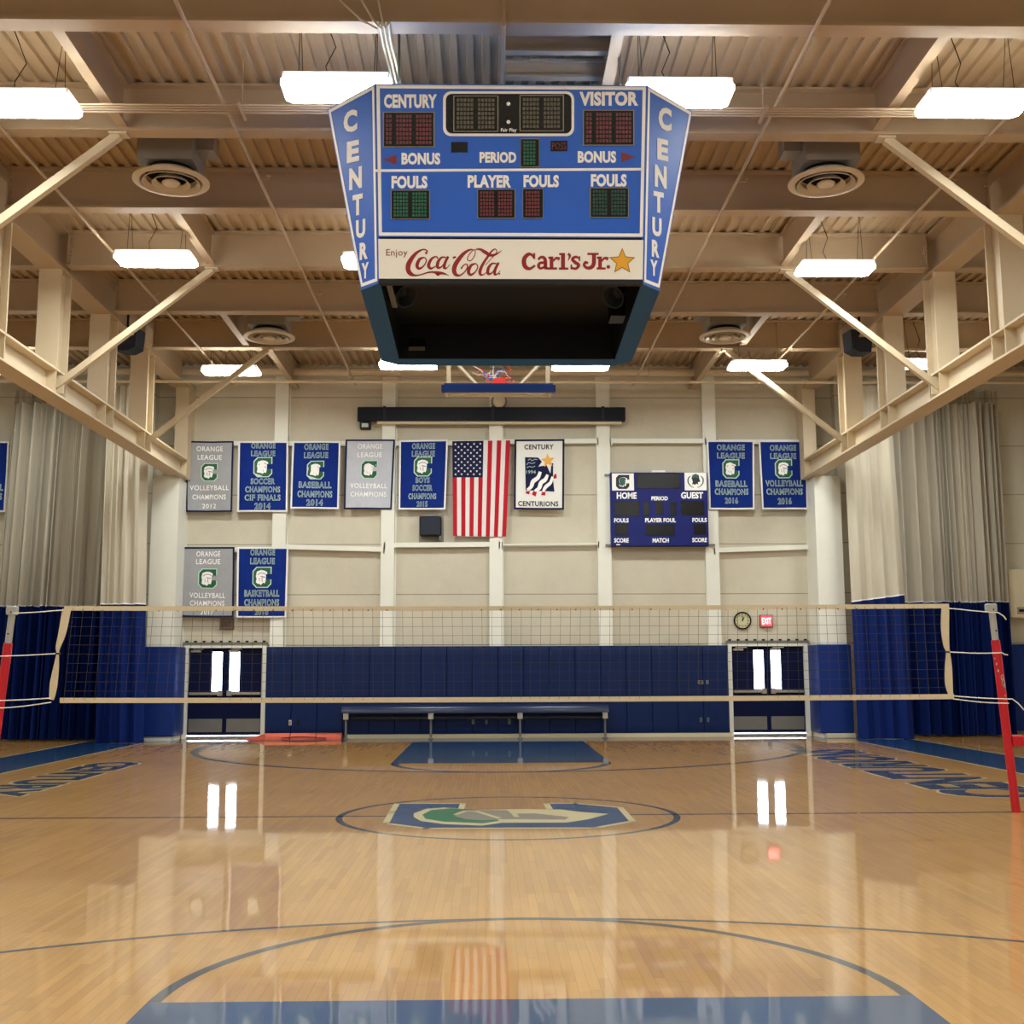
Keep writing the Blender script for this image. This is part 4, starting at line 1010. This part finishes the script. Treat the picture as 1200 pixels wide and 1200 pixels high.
banner([(405, 515), (463, 515), (459, 597), (403, 597)], 'silver', [('ORANGE', .10, .07, .5), ('LEAGUE', .22, .07, .5), ('VOLLEYBALL', .665, .07, .76), ('CHAMPIONS', .785, .07, .74)], (.43, .24), 'silver-grey wrinkled volleyball champions banner beside the boys soccer banner', 4, .02)
banner([(468, 516), (525, 515), (522, 597), (467, 597)], 'blue', [('ORANGE', .09, .075, .45), ('LEAGUE', .20, .075, .45), ('BOYS', .58, .07, .28), ('SOCCER', .69, .075, .4), ('CHAMPIONS', .81, .075, .56), ('2015', .92, .07, .22)], (.385, .26), 'blue boys soccer champions banner beside the striped flag', 5)
banner([(828, 516), (884, 516), (884, 597), (831, 597)], 'blue', [('ORANGE', .105, .075, .56), ('LEAGUE', .225, .075, .56), ('BASEBALL', .63, .08, .66), ('CHAMPIONS', .745, .08, .7), ('2016', .87, .08, .28)], (.415, .25), 'blue baseball champions banner touching the corner of the wall scoreboard', 6, .015)
banner([(889, 516), (945.5, 516), (947, 597), (893, 597)], 'blue', [('ORANGE', .11, .075, .52), ('LEAGUE', .23, .075, .52), ('VOLLEYBALL', .625, .08, .76), ('CHAMPIONS', .745, .08, .74), ('2016', .88, .085, .28)], (.415, .25), 'blue volleyball champions banner over the wall clock, next to the pier', 7, .015)
banner([(214, 641), (275, 641), (274, 723.5), (211, 723)], 'grey', [('ORANGE', .10, .075, .46), ('LEAGUE', .21, .075, .46), ('VOLLEYBALL', .69, .075, .66), ('CHAMPIONS', .80, .075, .64), ('2017', .925, .07, .24)], (.45, .26), 'grey volleyball champions 2017 banner in the lower row above the door', 8, .014)
banner([(278, 641), (338, 641), (335.5, 724), (277, 724)], 'blue', [('ORANGE', .075, .08, .46), ('LEAGUE', .2, .08, .46), ('BASKETBALL', .655, .085, .66), ('CHAMPIONS', .785, .085, .66), ('2018', .92, .07, .26)], (.43, .27), 'blue basketball champions banner in the lower row above the door', 9)
banner([(-48, 517), (11, 517), (6, 600), (-50, 600)], 'blue', [('ORANGE', .075, .08, .6), ('LEAGUE', .2, .08, .6), ('VOLLEYBALL', .655, .085, .82), ('CHAMPIONS', .785, .085, .8)], (.43, .27), 'blue banner cut by the frame edge beyond the grey gathered curtain', 10)

# flag
c = Cloth([(530, 517), (598, 516), (593, 629), (531, 628)], 21, .016, 'ripple')
t = thing('flag', (c.c[0]+c.c[1])/2, 'striped flag with stars hung upright at the middle of the wall', 'flag')
mb = MB(); cw = 7/13
for k in range(13):
    s0, s1 = k/13, (k+1)/13; t0 = .385 if k < 7 else 0
    mb.grid(lambda a, b: c.P(s0+(s1-s0)*a, 1+(t0-1)*b), 2, 16, k % 2)
mb.build('stripe_pattern', ['flag_red', 'flag_white'], t, smooth=True)
mb = MB(); mb.grid(lambda a, b: c.P(cw*a, .385+(0-.385)*b), 14, 8); can = mb.build('canton', 'flag_navy', t, smooth=True)
mb = MB(); ar = (c.c[1]-c.c[0]).length/(c.c[3]-c.c[0]).length
for i in range(9):
    for j in range(11):
        if (i+j) % 2 == 0:
            sx_, sy_ = cw*(i+1)/10, .385*(j+1)/12
            mb.face([c.P(sx_+x, sy_-y*ar, .008) for x, y in star2d(0, 0, .023)])
mb.build('star_pattern', 'text_white', can)

# white banner with star emblem
c = Cloth([(603, 515), (661.5, 514.5), (661, 597.5), (602, 597)], 31, .0015)
t = thing('banner', (c.c[0]+c.c[1])/2, 'white banner with navy border, gold star and waving ribbons', 'banner')
cloth_mesh(c, 'banner_white', parent=t); hem(c, 'hem_navy', t, .04)
mb = MB(); ctext(mb, c, 'CENTURY', .11, .072, .585, bold=.03, cx=.49); mb.build('lettering', 'text_black', t); mb = MB(); ctext(mb, c, 'CENTURIONS', .915, .072, .8, bold=.03, cx=.485); mb.build('lettering', 'text_black', t)
def E(x, y, l=.007): return c.P((x-22)/785, (y-68)/1085, l)
mb = MB(); mb.face([E(*p) for p in [(188, 345), (395, 350), (455, 415), (400, 490), (530, 470), (590, 600), (605, 440), (632, 440), (632, 690), (655, 875), (205, 855)]][::-1]); em = mb.build('emblem', 'flag_navy', t)
mb = MB()
for p in ([(430, 570, 48), (395, 660, 60), (320, 720, 66), (290, 800, 56), (230, 850, 40)], [(545, 615, 40), (510, 690, 60), (445, 740, 64), (415, 820, 60), (350, 865, 40)], [(625, 645, 36), (590, 740, 50), (520, 800, 54), (480, 868, 40)]): pen(mb, p, lambda x, y: E(x, y, .010))
mb.build('ribbon', 'text_white', em)
mb = MB()
for q in ([(210, 870), (270, 865), (262, 920), (205, 905)], [(325, 868), (382, 870), (362, 952), (302, 920)], [(462, 880), (518, 880), (510, 935), (445, 928)], [(655, 610), (680, 598), (688, 670), (640, 680), (638, 640)]): mb.face([E(x, y, .010) for x, y in q][::-1])
mb.build('ribbon_end', 'flag_red', em)
mb = MB(); mb.face([E(x, y, .012) for x, y in star2d(548, 400, 112, .45, -math.pi/2-.1)]); mb.build('star', 'star_gold', em)
mb = MB(); ctext(mb, c, '1994', (575-68)/1085, .05, .19, cx=(285-22)/785, lift=.012)
for p in ([(235, 395, 10), (270, 375, 10), (300, 400, 10), (340, 380, 10), (385, 385, 10)], [(215, 465, 10), (250, 430, 10), (300, 445, 10), (350, 425, 10)], [(215, 510, 10), (260, 490, 10), (310, 500, 10), (350, 480, 10)]): pen(mb, p, lambda x, y: E(x, y, .012))
mb.build('small_lettering', 'text_pale', em)

# ------------------------------------------------------------------ wall scoreboard
yf = YW-.32
def W(u, v, l=0): p = at(u, v, y=yf); p.y -= l; return p
a, b = W(715, 553.5), W(831, 640)
t = thing('wall_scoreboard', ((a.x+b.x)/2, YW, b.z), 'blue wall scoreboard with home and guest panels beside the white banner', 'scoreboard')
mb = MB(); mb.bbox(a.x, b.x, yf, YW-.14, b.z, a.z, .015); pb = mb.build('housing', 'wall_board_blue', t)
mb = MB(); mb.bbox(W(764, 553).x, W(780, 553).x, yf+.02, YW-.17, a.z, a.z+.05, .01); mb.build('top_bracket', 'sign_white', t)
mb = MB()
for q in ((a.x-.12, a.x), (b.x, b.x+.16)):
    mb.box(q[0], q[1], yf+.1, yf+.14, a.z-.06, a.z-.02) if q[0] < a.x else None
    mb.box(q[0], q[1], yf+.1, yf+.14, b.z+.02, b.z+.06)
mb.build('mounting_arm', 'dull_steel', t)
def WT(mb, text, cx, cy, w_, h, bold=.04, l=.003):
    word(mb, text, lambda s, q: W(cx+(s-.5)*w_, cy-(q-.5)*h, l), bold=bold)
mb = MB()
for r_ in (('HOME', 734.4, 580.8, 23.4, 7.8), ('GUEST', 811, 580.5, 26, 7.8), ('PERIOD', 773, 584, 19.4, 4.8), ('FOULS', 728.2, 609.8, 17, 5), ('PLAYER FOUL', 774, 609.6, 36, 5), ('FOULS', 819.8, 609.4, 17, 5), ('SCORE', 728.2, 633.3, 17, 5.2), ('MATCH', 774.2, 633.2, 19, 5.2), ('SCORE', 819.8, 632.8, 17.4, 5.2)): mb = MB(); WT(mb, *r_); mb.build('lettering', 'sign_white', pb)
mb = MB(); p0, p1 = W(722.2, 637.6), W(726.8, 639); mb.box(p0.x, p1.x, yf-.003, yf, p1.z, p0.z); mb.build('maker_plate', 'sign_white', pb)
for q in ((746, 555, 797.5, 572.6), (720, 587.2, 749.4, 605), (753.7, 588.4, 761, 604.6), (767.8, 587.6, 777.4, 602.6), (785, 588, 792.6, 604.2), (797.5, 587, 825.6, 604), (721.2, 614, 735.8, 627.2), (756.6, 614.4, 790.8, 628), (812.6, 614, 827.4, 626.6)):
    p0, p1 = W(q[0], q[1]), W(q[2], q[3]); mb = MB(); mb.bbox(p0.x, p1.x, yf-.008, yf, p1.z, p0.z, .004); mb.build('digit_window', 'display_black', pb)
mb = MB(); p0, p1 = W(717, 554.8), W(743, 574.8); mb.box(p0.x, p1.x, yf-.005, yf, p1.z, p0.z); lg = mb.build('home_logo', 'sign_white', pb)
def LP(x, y, l): return W(718+x*24/1, 573.6-y*18, l)
mb = MB(); mb.face([LP(.16+x*.66, .03+y*.92, .007) for x, y in C_POLY]); mb.build('letter', 'text_black', lg)
mb = MB(); mb.face([LP(.2+.02+x*.62, .06+y*.84, .009) for x, y in HELM][::-1]); mb.face([LP(.25+x*.5, .13+y*.74, .011) for x, y in HELM][::-1], 1); mb.build('helmet', ['sign_white', 'logo_teal'], lg)
mb = MB(); p0, p1 = W(802, 553.9), W(828.2, 574.6); mb.box(p0.x, p1.x, yf-.005, yf, p1.z, p0.z); lg = mb.build('guest_logo', 'sign_white', pb)
def GP(x, y, l): return W(802+26.2*(x-885)/250, 554+20.6*(y-58)/198, l)
mb = MB()
for s in (-1, 1): pen(mb, [(1010+s*58, 95, 8), (1010+s*82, 125, 14), (1010+s*82, 170, 14), (1010+s*55, 208, 10), (1010+s*20, 226, 6)], lambda x, y: GP(x, y, .007))
mb.build('laurel', 'logo_teal', lg)
mb = MB(); mb.face([GP(x, y, .008) for x, y in [(965, 120), (975, 85), (1010, 70), (1045, 88), (1050, 120), (1062, 160), (1035, 165), (1040, 195), (1020, 180), (1005, 195), (985, 185), (970, 195), (978, 160)]][::-1]); mb.face([GP(x, y, .010) for x, y in [(968, 122), (978, 88), (1010, 74), (1040, 92), (1035, 122), (1000, 110)]][::-1], 1); mb.build('head', ['text_black', 'logo_teal'], lg)
# ------------------------------------------------------------------ on the wall
# projection screen in its case
p0, p1 = at(419, 477, y=YW-.3), at(733, 493.5, y=YW-.3)
t = thing('projection_screen', ((p0.x+p1.x)/2, YW, p1.z), 'long black rolled-up screen case fixed high across three white columns', 'projector screen')
mb = MB(); mb.bbox(p0.x, p1.x, YW-.32, YW-.17, p1.z, p0.z, .012); mb.build('case', 'black_case', t)
q0, q1 = at(442, 494, y=YW-.28).x, at(728, 494, y=YW-.28).x
mb = MB(); zz = at(580, 495.5, y=YW-.28).z; mb.tube([(q0, YW-.27, zz), (q1, YW-.27, zz)], .04, 12); mb.build('hem_bar', 'box_cream', t, smooth=True)
for u in (450.5, 577.5, 706.5):
    x = at(u, 485, y=YW-.3).x; mb = MB(); mb.box(x-.03, x+.03, YW-.328, YW-.16, p1.z-.005, p0.z+.02); mb.build('clamp', 'speaker_grey', t)
p0, p1 = at(421.5, 494.5, y=YW-.2), at(434, 502, y=YW-.2)
t = thing('emergency_light', ((p0.x+p1.x)/2, YW, p1.z), 'small pale box with dark frame under the end of the black screen case', 'emergency light')
mb = MB(); mb.bbox(p0.x, p1.x, YW-.2, YW, p1.z, p0.z, .01); mb.build('housing', 'speaker_grey', t)
mb = MB(); mb.box(p0.x+.05, p1.x-.05, YW-.21, YW-.2, p1.z+.03, p0.z-.03); mb.build('lens', 'emergency', t)
# round horn
p = at(585, 470, y=YW-.3); t = thing('wall_bell', (p.x, YW, p.z), 'small round beige bell on a dark bracket above the black screen case', 'bell')
mb = MB(); mb.lathe([(0, .12), (.10, .115), (.145, .09), (.15, .03), (.15, 0), (0, 0)], (p.x, YW-.2, p.z), (0, -1, 0), 28); mb.build('gong', 'box_cream', t, smooth=True)
mb = MB(); mb.lathe([(.185, 0), (.185, .05), (.152, .05)], (p.x, YW-.2, p.z), (0, -1, 0), 28); mb.box(p.x-.14, p.x+.14, YW-.2, YW-.15, p.z+.02, p.z+.22); mb.build('bracket', 'dull_steel', t)
# wall speaker
p0, p1 = at(491, 604, y=YW-.02), at(520, 636, y=YW-.02)
t = thing('wall_speaker', ((p0.x+p1.x)/2, YW, p1.z), 'black square speaker on a grey back plate below the boys soccer banner', 'speaker')
mb = MB(); mb.box(p0.x, p1.x, YW-.02, YW, p1.z, p0.z); mb.build('back_plate', 'grey_duct', t)
mb = MB(); mb.bbox(p0.x+.03, p1.x-.05, YW-.3, YW-.03, p1.z+.14, p0.z-.05, .02); c_ = mb.build('cabinet', 'black_case', t)
mb = MB(); mb.box(p0.x+.05, p1.x-.07, YW-.306, YW-.3, p1.z+.16, p0.z-.07); mb.build('grille', 'speaker_grey', c_)
mb = MB(); mb.bar((p0.x+.1, YW-.2, p0.z-.03), (p1.x-.12, YW-.2, p0.z-.03), .04); mb.box(p1.x-.1, p1.x-.07, YW-.25, YW-.02, p1.z+.04, p1.z+.14); mb.build('bracket', 'dull_steel', t)
# clock
p = at(870.3, 727.2, y=YW-.05); t = thing('wall_clock', (p.x, YW, p.z), 'round wall clock with black rim above the door', 'clock')
R_ = .205
mb = MB(); mb.lathe([(R_, 0), (R_, .05), (R_-.015, .065), (R_-.03, .05), (R_-.03, .02)], (p.x, YW, p.z), (0, -1, 0), 40); mb.build('rim', 'black_gloss', t, smooth=True)
mb = MB(); mb.lathe([(R_-.028, .03), (0, .03)], (p.x, YW, p.z), (0, -1, 0), 40); dl = mb.build('dial', 'clock_face', t)
mb = MB()
for k in range(12):
    a = k*math.pi/6; c0, s0 = math.cos(a), math.sin(a)
    mb.bar((p.x+.125*s0, YW-.032, p.z+.125*c0), (p.x+.158*s0, YW-.032, p.z+.158*c0), .014, .004, up=(0, 1, 0))
mb.build('hour_marking', 'black', dl)
for nm, ang, l_, w_ in (('hour_hand', 28, .09, .02), ('minute_hand', 1, .145, .014)):
    a = math.radians(ang); mb = MB(); mb.bar((p.x-.02*math.sin(a), YW-.036, p.z-.02*math.cos(a)), (p.x+l_*math.sin(a), YW-.036, p.z+l_*math.cos(a)), w_, .004, up=(0, 1, 0)); mb.build(nm, 'black', t)
# exit signs
def exit_sign(u0, v0, u1, v1, face, letter, label):
    a, b = at(u0, v0, y=YW-.08), at(u1, v1, y=YW-.08)
    t = thing('exit_sign', ((a.x+b.x)/2, YW, b.z), label, 'exit sign')
    mb = MB(); mb.bbox(a.x, b.x, YW-.08, YW, b.z, a.z, .008); mb.build('housing', 'exit_dim', t)
    mb = MB(); mb.box(a.x+.02, b.x-.02, YW-.086, YW-.08, b.z+.02, a.z-.02); mb.build('face', face, t)
    mb = MB(); w_, h = b.x-a.x, a.z-b.z
    word(mb, 'EXIT', lambda s, q: (a.x+w_*(.14+.72*s), YW-.088, b.z+h*(.24+.52*q)), bold=.02); mb.build('lettering', letter, t)
exit_sign(890.5, 720.5, 906, 735, 'exit_red', 'exit_letter', 'lit red exit sign next to the wall clock')
exit_sign(257.5, 725, 273.5, 737.5, 'exit_dim', 'exit_dim_letter', 'unlit brown exit sign below the lower banners')
# cream box at the frame edge
a, b = at(1181, 667, y=YW-.4), at(1215, 724, y=YW-.4)
t = thing('wall_cabinet', ((a.x+b.x)/2, YW, b.z), 'cream wall cabinet cut by the frame edge past the wide curtain', 'cabinet')
mb = MB(); mb.bbox(a.x, b.x, YW-.4, YW, b.z, a.z, .015); mb.build('body', 'box_cream', t)
q = at(1197, 715.5, y=YW-.4); mb = MB(); mb.box(q.x-.1, q.x+.1, YW-.41, YW-.4, q.z-.08, q.z+.08); o = mb.build('outlet_plate', 'grey_duct', t)
mb = MB(); mb.box(q.x-.06, q.x+.06, YW-.415, YW-.41, q.z-.03, q.z+.03); mb.build('outlet', 'black', o)

# ------------------------------------------------------------------ folded basketball backstop
YK = 18.9
a, b = at(520.5, 448, y=YK), at(648, 461, y=YK)
KX = (a.x+b.x)/2; KZ = (a.z+b.z)/2; hw = (b.x-a.x)/2
t = thing('basketball_backstop', (KX, YK, KZ), 'folded-up basketball backboard with red rim and blue edge pad behind the scoreboard', 'basketball hoop')
tilt = .16                         # the board lies nearly level, rising to the back
def K(x, d, h): return Vector((KX+x, YK+d*math.cos(tilt)-h*math.sin(tilt), KZ+d*math.sin(tilt)+h*math.cos(tilt)))
mb = MB(); pr = [K(-hw, -.03, -.075), K(-hw, .10, -.075), K(-hw, .10, .075), K(-hw, .0, .075), K(-hw, -.03, .05)]; mb.prism(pr, (2*hw, 0, 0))
for s in (-1, 1): mb.prism([K(s*hw-.05, .1, -.06), K(s*hw-.05, .5, -.06), K(s*hw-.05, .5, .06), K(s*hw-.05, .1, .06)], (.1, 0, 0))
mb.build('edge_pad', 'navy_vinyl', t)
mb = MB(); mb.prism([K(-hw+.02, .1, -.01), K(-hw+.02, 1.07, -.01), K(-hw+.02, 1.07, .01), K(-hw+.02, .1, .01)], (2*hw-.04, 0, 0)); mb.build('glass_board', 'board_glass', t)
mb = MB()
for x in (-hw+.04, hw-.04): mb.bar(K(x, .08, -.05), K(x, 1.1, -.05), .05)
for d in (.14, .62, 1.08): mb.bar(K(-hw, d, -.05), K(hw, d, -.05), .05)
mb.build('board_frame', 'cream_steel', t)
mb = MB(); n = 28; cen = K(.02, .42, .16)
def rimp(a, r): return cen+Vector((r*math.cos(a), r*math.sin(a)*.95, .0))
for k in range(n): mb.bar(cen+Vector((.225*math.cos(2*math.pi*k/n), .225*math.sin(2*math.pi*k/n)*math.cos(1.1), .225*math.sin(2*math.pi*k/n)*math.sin(1.1)*.35)), cen+Vector((.225*math.cos(2*math.pi*(k+1)/n), .225*math.sin(2*math.pi*(k+1)/n)*math.cos(1.1), .225*math.sin(2*math.pi*(k+1)/n)*math.sin(1.1)*.35)), .022)
c0 = K(.02, .2, .02); mb.prism([c0+Vector((-.13, 0, 0)), c0+Vector((.13, 0, 0)), c0+Vector((.1, -.01, .16)), c0+Vector((-.1, -.01, .16))], (0, .04, 0)); mb.bar(c0, cen+Vector((0, -.1, 0)), .1, .06)
rm = mb.build('rim', 'rim_red', t)
rnd = random.Random(9)
for k, (mm_, cnt) in enumerate((('rope_white', 9), ('rim_red', 5), ('board_blue', 4))):
    mb = MB()
    for q in range(cnt):
        a0 = rnd.uniform(0, 6.28); p_ = cen+Vector((.2*math.cos(a0), .12*math.sin(a0), .02)); pts = [p_]
        for z in range(4): p_ = p_+Vector((rnd.uniform(-.1, .1), rnd.uniform(-.05, .05), rnd.uniform(-.02, .09))); pts.append(p_)
        mb.tube(pts, .008, 5)
    mb.build('net', mm_, rm)
mb = MB()
for s in (-1, 1):
    x = s*(hw-.06)
    mb.bar((KX+x, YK+.6, KZ), (KX+x, YB(3), BEAM_Z-.003), .07); mb.bar((KX+s*.25, YK+.4, KZ+.02), (KX+s*(hw-.1), YK+.1, KZ+.55), .045)
    mb.tube([K(x, .2, -.05), K(x, .2, -.14)], .03, 8)
mb.bar((KX-hw, YK+.3, KZ+.62), (KX+hw, YK+.3, KZ+.62), .06); mb.bar((KX-hw, YB(3), BEAM_Z-.05), (KX+hw, YB(3), BEAM_Z-.05), .08)
mb.build('mast', 'cream_steel', t)

# ------------------------------------------------------------------ hanging speakers beside the trusses
for s, u, v in ((-1, 149, 400), (1, 1008, 402)):
    y = 22.3; p = at(u, v, y=y)
    t = thing('hanging_speaker', p, 'dark wedge speaker hanging from the roof beside the truss on the '+('grey-banner' if s < 0 else 'clock')+' side', 'speaker')
    mb = MB(); poly = [(-.22, .2), (.22, .24), (.2, -.14), (.05, -.22), (-.17, -.22)]
    mb.prism([(p.x-s*a_, y-.14, p.z+b_) for a_, b_ in poly], (-s*.06, .36, 0)); mb.build('cabinet', 'speaker_grey', t)
    mb = MB(); mb.box(p.x-.02, p.x+.02, y-.02, y+.02, p.z+.2, DECK_Z); mb.box(p.x-.16, p.x+.16, y-.02, y+.02, p.z+.24, p.z+.27); mb.build('yoke', 'black', t)

# ------------------------------------------------------------------ pipes and conduits
PZ = BEAM_Z-.05
for u, v, nm in ((278, 155, 'inner thin pipe along the hall on the grey-banner side'), (92, 251, 'outer thin pipe along the hall on the grey-banner side'), (893, 155, 'inner thin pipe along the hall on the clock side'), (1073, 251, 'outer thin pipe along the hall on the clock side')):
    x = at(u, v, z=PZ).x; t = thing('sprinkler_pipe', (x, 10, PZ), nm, 'pipe', 'thin sprinkler pipes under the roof beams')
    mb = MB(); mb.tube([(x, YN+.05, PZ), (x, 26.3, PZ)], .022, 8); mb.build('pipe', 'roof_steel', t, smooth=True)
    for n in range(1, 8):
        mb = MB(); mb.bar((x, YB(n)-.06, PZ-.03), (x, YB(n)-.06, BEAM_Z-.004), .02, .03); mb.build('clip', 'roof_steel', t)
    for n in range(0, 7, 2):
        mb = MB(); y = YB(n)-1.22; mb.tube([(x+.12, y, PZ), (x+.12, y, PZ+.03)], .01, 6); mb.bar((x, y, PZ), (x+.13, y, PZ), .02); mb.lathe([(.02, 0), (.035, .01), (.01, .02), (.03, .025), (0, .025)], (x+.12, y, PZ+.028), n=10); mb.build('sprinkler_head', 'roof_steel', t)
zc = 7.98; y = at(600, 125, z=zc).y
t = thing('conduit_run', (0, y, zc), 'bundle of thin conduits crossing between the front row of lamps', 'conduit')
for k in range(4):
    mb = MB(); mb.tube([(-5.0, y+.06*k, zc), (5.2, y+.06*k, zc)], .014, 6); mb.build('conduit', 'roof_steel', t, smooth=True)
for x in (-3.05, 3.0, -.9, 1.2):
    mb = MB(); mb.bar((x, y-.12, zc-.03), (x, y+.3, zc-.03), .03); mb.tube([(x, y+.09, zc), (x, y+.09, DECK_Z)], .006, 6); mb.build('hanger', 'roof_steel', t)
# vertical conduits dropping to the scoreboard
n0 = 6; yy = YB(6)-.13
t = thing('conduit_run', (-1.2, yy, BEAM_Z), 'three bent conduits coming over a roof beam to the scoreboard top', 'conduit')
for k, (uu, v_) in enumerate(((443, 0), (424, 0), (398, 0))):
    e0 = at(455-5*k, 40, y=yy); e1 = at(uu, v_, y=yy); e2 = at(452-5*k, 34, y=yy)
    x = e0.x
    mb = MB(); mb.tube([(e1.x, yy, e1.z+.25), (e1.x, yy, e1.z), ((e1.x*.4+e2.x*.6), yy, e2.z+.09), (e2.x, yy, e2.z), (x, yy, BEAM_Z-.02), (x, yy+.3, BEAM_Z-.05), (x+.08, YB(5)-.2, BEAM_Z-.05)], .013, 6); mb.build('conduit', 'box_cream', t, smooth=True)
x = at(590.5, 60, y=yy).x
pipe('conduit', 'single straight conduit over the roof beam above the scoreboard middle', [(x, yy, DECK_Z-.1), (x, yy, BEAM_Z-.03), (x, YB(5)-.1, BEAM_Z-.03)], .02)
# pipes along the far wall top
zz = at(600, 447.5, y=25.55).z; pipe('pipe', 'thin level pipe along the top of the far wall', [(-13.4, 25.55, zz), (13.4, 25.55, zz)], .035, 'cream_steel')
zz2 = at(600, 436, y=26.75).z; pipe('pipe', 'thick level pipe close under the roof at the far wall', [(-13.4, 26.75, zz2), (13.4, 26.75, zz2)], .10, 'cream_steel', n=12)
mb = MB(); 
for u0, u1, v in ((407, 470, 441), (690, 760, 441)):
    a, b = at(u0, v, y=26.1), at(u1, v, y=26.1); mb = MB(); mb.tube([(a.x, 26.1, a.z), (b.x, 26.1, a.z), (b.x, 26.1, DECK_Z)], .02, 6)
    tag(mb.build('branch_pipe', 'roof_steel', smooth=True), 'short bent branch pipe near the far wall, '+('behind the lamp by the scoreboard edge' if u0 < 500 else 'behind the lamp under the scoreboard corner'), 'pipe')
for u, v0, v1 in ((233, 120/1, 150), ):
    pass

# ------------------------------------------------------------------ air diffusers
def diffuser(u, v, label):
    p = at(u, v, z=7.98); p.x -= 0; t = thing('air_diffuser', p, label, 'air vent', 'round ceiling air vents')
    k = .0
    def rg(r0, r1, z0, z1, th=.012): return [(r0, z0), (r1, z1), (r1, z1+th), (r0, z0+th), (r0, z0)]
    mb = MB(); mb.lathe([(.50, .05), (.50, .03), (.42, .015), (.40, .03), (.40, .05), (.34, .14)], p, n=40); mb.build('outer_ring', 'diffuser_paint', t, smooth=True)
    for (r0, r1, z) in ((.325, .378, 0), (.195, .25, -.005)):
        mb = MB(); mb.lathe(rg(r0, r1, z+.06, z), p, n=36); mb.build('cone_ring', 'diffuser_paint', t, smooth=True)
    mb = MB(); mb.lathe([(0, -.005), (.10, -.005), (.12, .02), (.06, .07)], p, n=28); mb.build('centre_disc', 'diffuser_paint', t, smooth=True)
    mb = MB(); mb.lathe([(.34, .14), (.30, .2), (0, .2)], p, n=28); mb.build('throat', 'black', t)
    mb = MB(); mb.box(p.x-.36, p.x+.36, p.y-.36, p.y+.36, p.z+.2, DECK_Z-.03); mb.build('duct_box', 'grey_duct', t)
    mb = MB(); mb.box(p.x+.36 if u < 600 else p.x-.6, p.x+.6 if u < 600 else p.x-.36, p.y-.2, p.y+.1, DECK_Z-.35, DECK_Z-.1); mb.build('damper_box', 'grey_duct', t)
diffuser(200.5, 216, 'large round air vent nearer the camera on the grey-banner side'); diffuser(968, 217, 'large round air vent nearer the camera on the clock side')
diffuser(315.5, 397.5, 'small-looking round air vent near the far wall above the top banner row'); diffuser(849.5, 397, 'small-looking round air vent near the far wall above the wall scoreboard')

# ------------------------------------------------------------------ ceiling lamps
def make_lamp(p, label):
    t = thing('ceiling_lamp', p, label, 'ceiling lamp', 'white high-bay lamps'); LX, LY = .585, .25
    x, y, z = p
    mb = MB()
    for zz_, e, mm_ in ((0, 0, 0),):
        mb.prism([(x-LX, y-LY+.06, z), (x-LX+.06, y-LY, z), (x+LX-.06, y-LY, z), (x+LX, y-LY+.06, z), (x+LX, y+LY-.06, z), (x+LX-.06, y+LY, z), (x-LX+.06, y+LY, z), (x-LX, y+LY-.06, z)], (0, 0, .05))
    mb.f, mb.m, rim = mb.f[:1], mb.m[:1], (mb.f[2:], mb.m[2:])
    mb.build('diffuser', 'lamp_glow', t)
    mb.f, mb.m = rim; mb.build('rim', 'lamp_side', t)
    mb = MB(); mb.bbox(x-LX+.02, x+LX-.02, y-LY+.02, y+LY-.02, z+.05, z+.12, .008); mb.build('housing', 'sign_white', t)
    for s in (-1, 1):
        mb = MB(); mb.tube([(x+s*.4, y-.15, z+.13), (x+s*.42, y, DECK_Z)], .004, 5); mb.tube([(x+s*.4, y+.15, z+.13), (x+s*.42, y, DECK_Z)], .004, 5); mb.build('hanger_wire', 'black', t)
    mb = MB(); mb.tube([(x-.1, y, z+.14), (x-.15, y+.1, z+.35), (x-.05, y+.15, z+.6), (x-.2, y+.1, DECK_Z)], .006, 5); mb.build('cord', 'black', t)
    return t
LZ = 7.72
XS = (-5.35, -1.85, 1.9, 5.3); YS = (12.15, 17.45, 23.6)
rown = ('front', 'middle', 'rear'); coln = ('outermost on the grey-banner side', 'inner on the grey-banner side', 'inner on the clock side', 'outermost on the clock side')
lp = make_lamp((XS[0], YS[0], LZ), 'bright white ceiling lamp, front row, outermost on the grey-banner side')
PIX = {(0, 0): (27, 126), (1, 0): (396, 108), (2, 0): (794, 114), (3, 0): (1141, 126), (0, 1): (183, 307), (3, 1): (978.5, 318), (0, 2): (271, 437), (2, 2): (680, 431), (3, 2): (887.5, 431)}
for j, y in enumerate(YS):
    for i, x in enumerate(XS):
        if (i, j) in PIX: q = at(*PIX[(i, j)], z=LZ); x, y2 = q.x, q.y
        else: y2 = y-.2
        if (i, j) == (0, 0): lp.location = (x, y2, LZ); continue
        c = copy_tree(lp); c.location = (x, y2, LZ); c['label'] = 'bright white ceiling lamp, '+rown[j]+' row, '+coln[i]
for i, (x, y) in enumerate([(x, y) for y in (6.6, 1.0) for x in XS]):
    c = copy_tree(lp); c.location = (x, y, LZ); c['label'] = 'white ceiling lamp above the near half of the court'; c['group'] = 'lamps over the near half of the court'
for i, (x, y) in enumerate(((10.3, 12.0), (10.15, 17.3), (8.85, 23.3), (-10.2, 6.6), (10.2, 6.6), (-10.4, 12.0), (-10.6, 17.3), (-9.9, 23.9))):
    c = copy_tree(lp); c.location = (x, y, LZ)
    c['label'] = ('white lamp over the side bay seen between the posts near the clock curtain' if i == 2 else 'white lamp over the side bay, second truss opening from the frame edge' if i == 1 else 'white ceiling lamp over the side bay beyond the truss')
    if i not in (1, 2): c['group'] = 'lamps over the side bays'
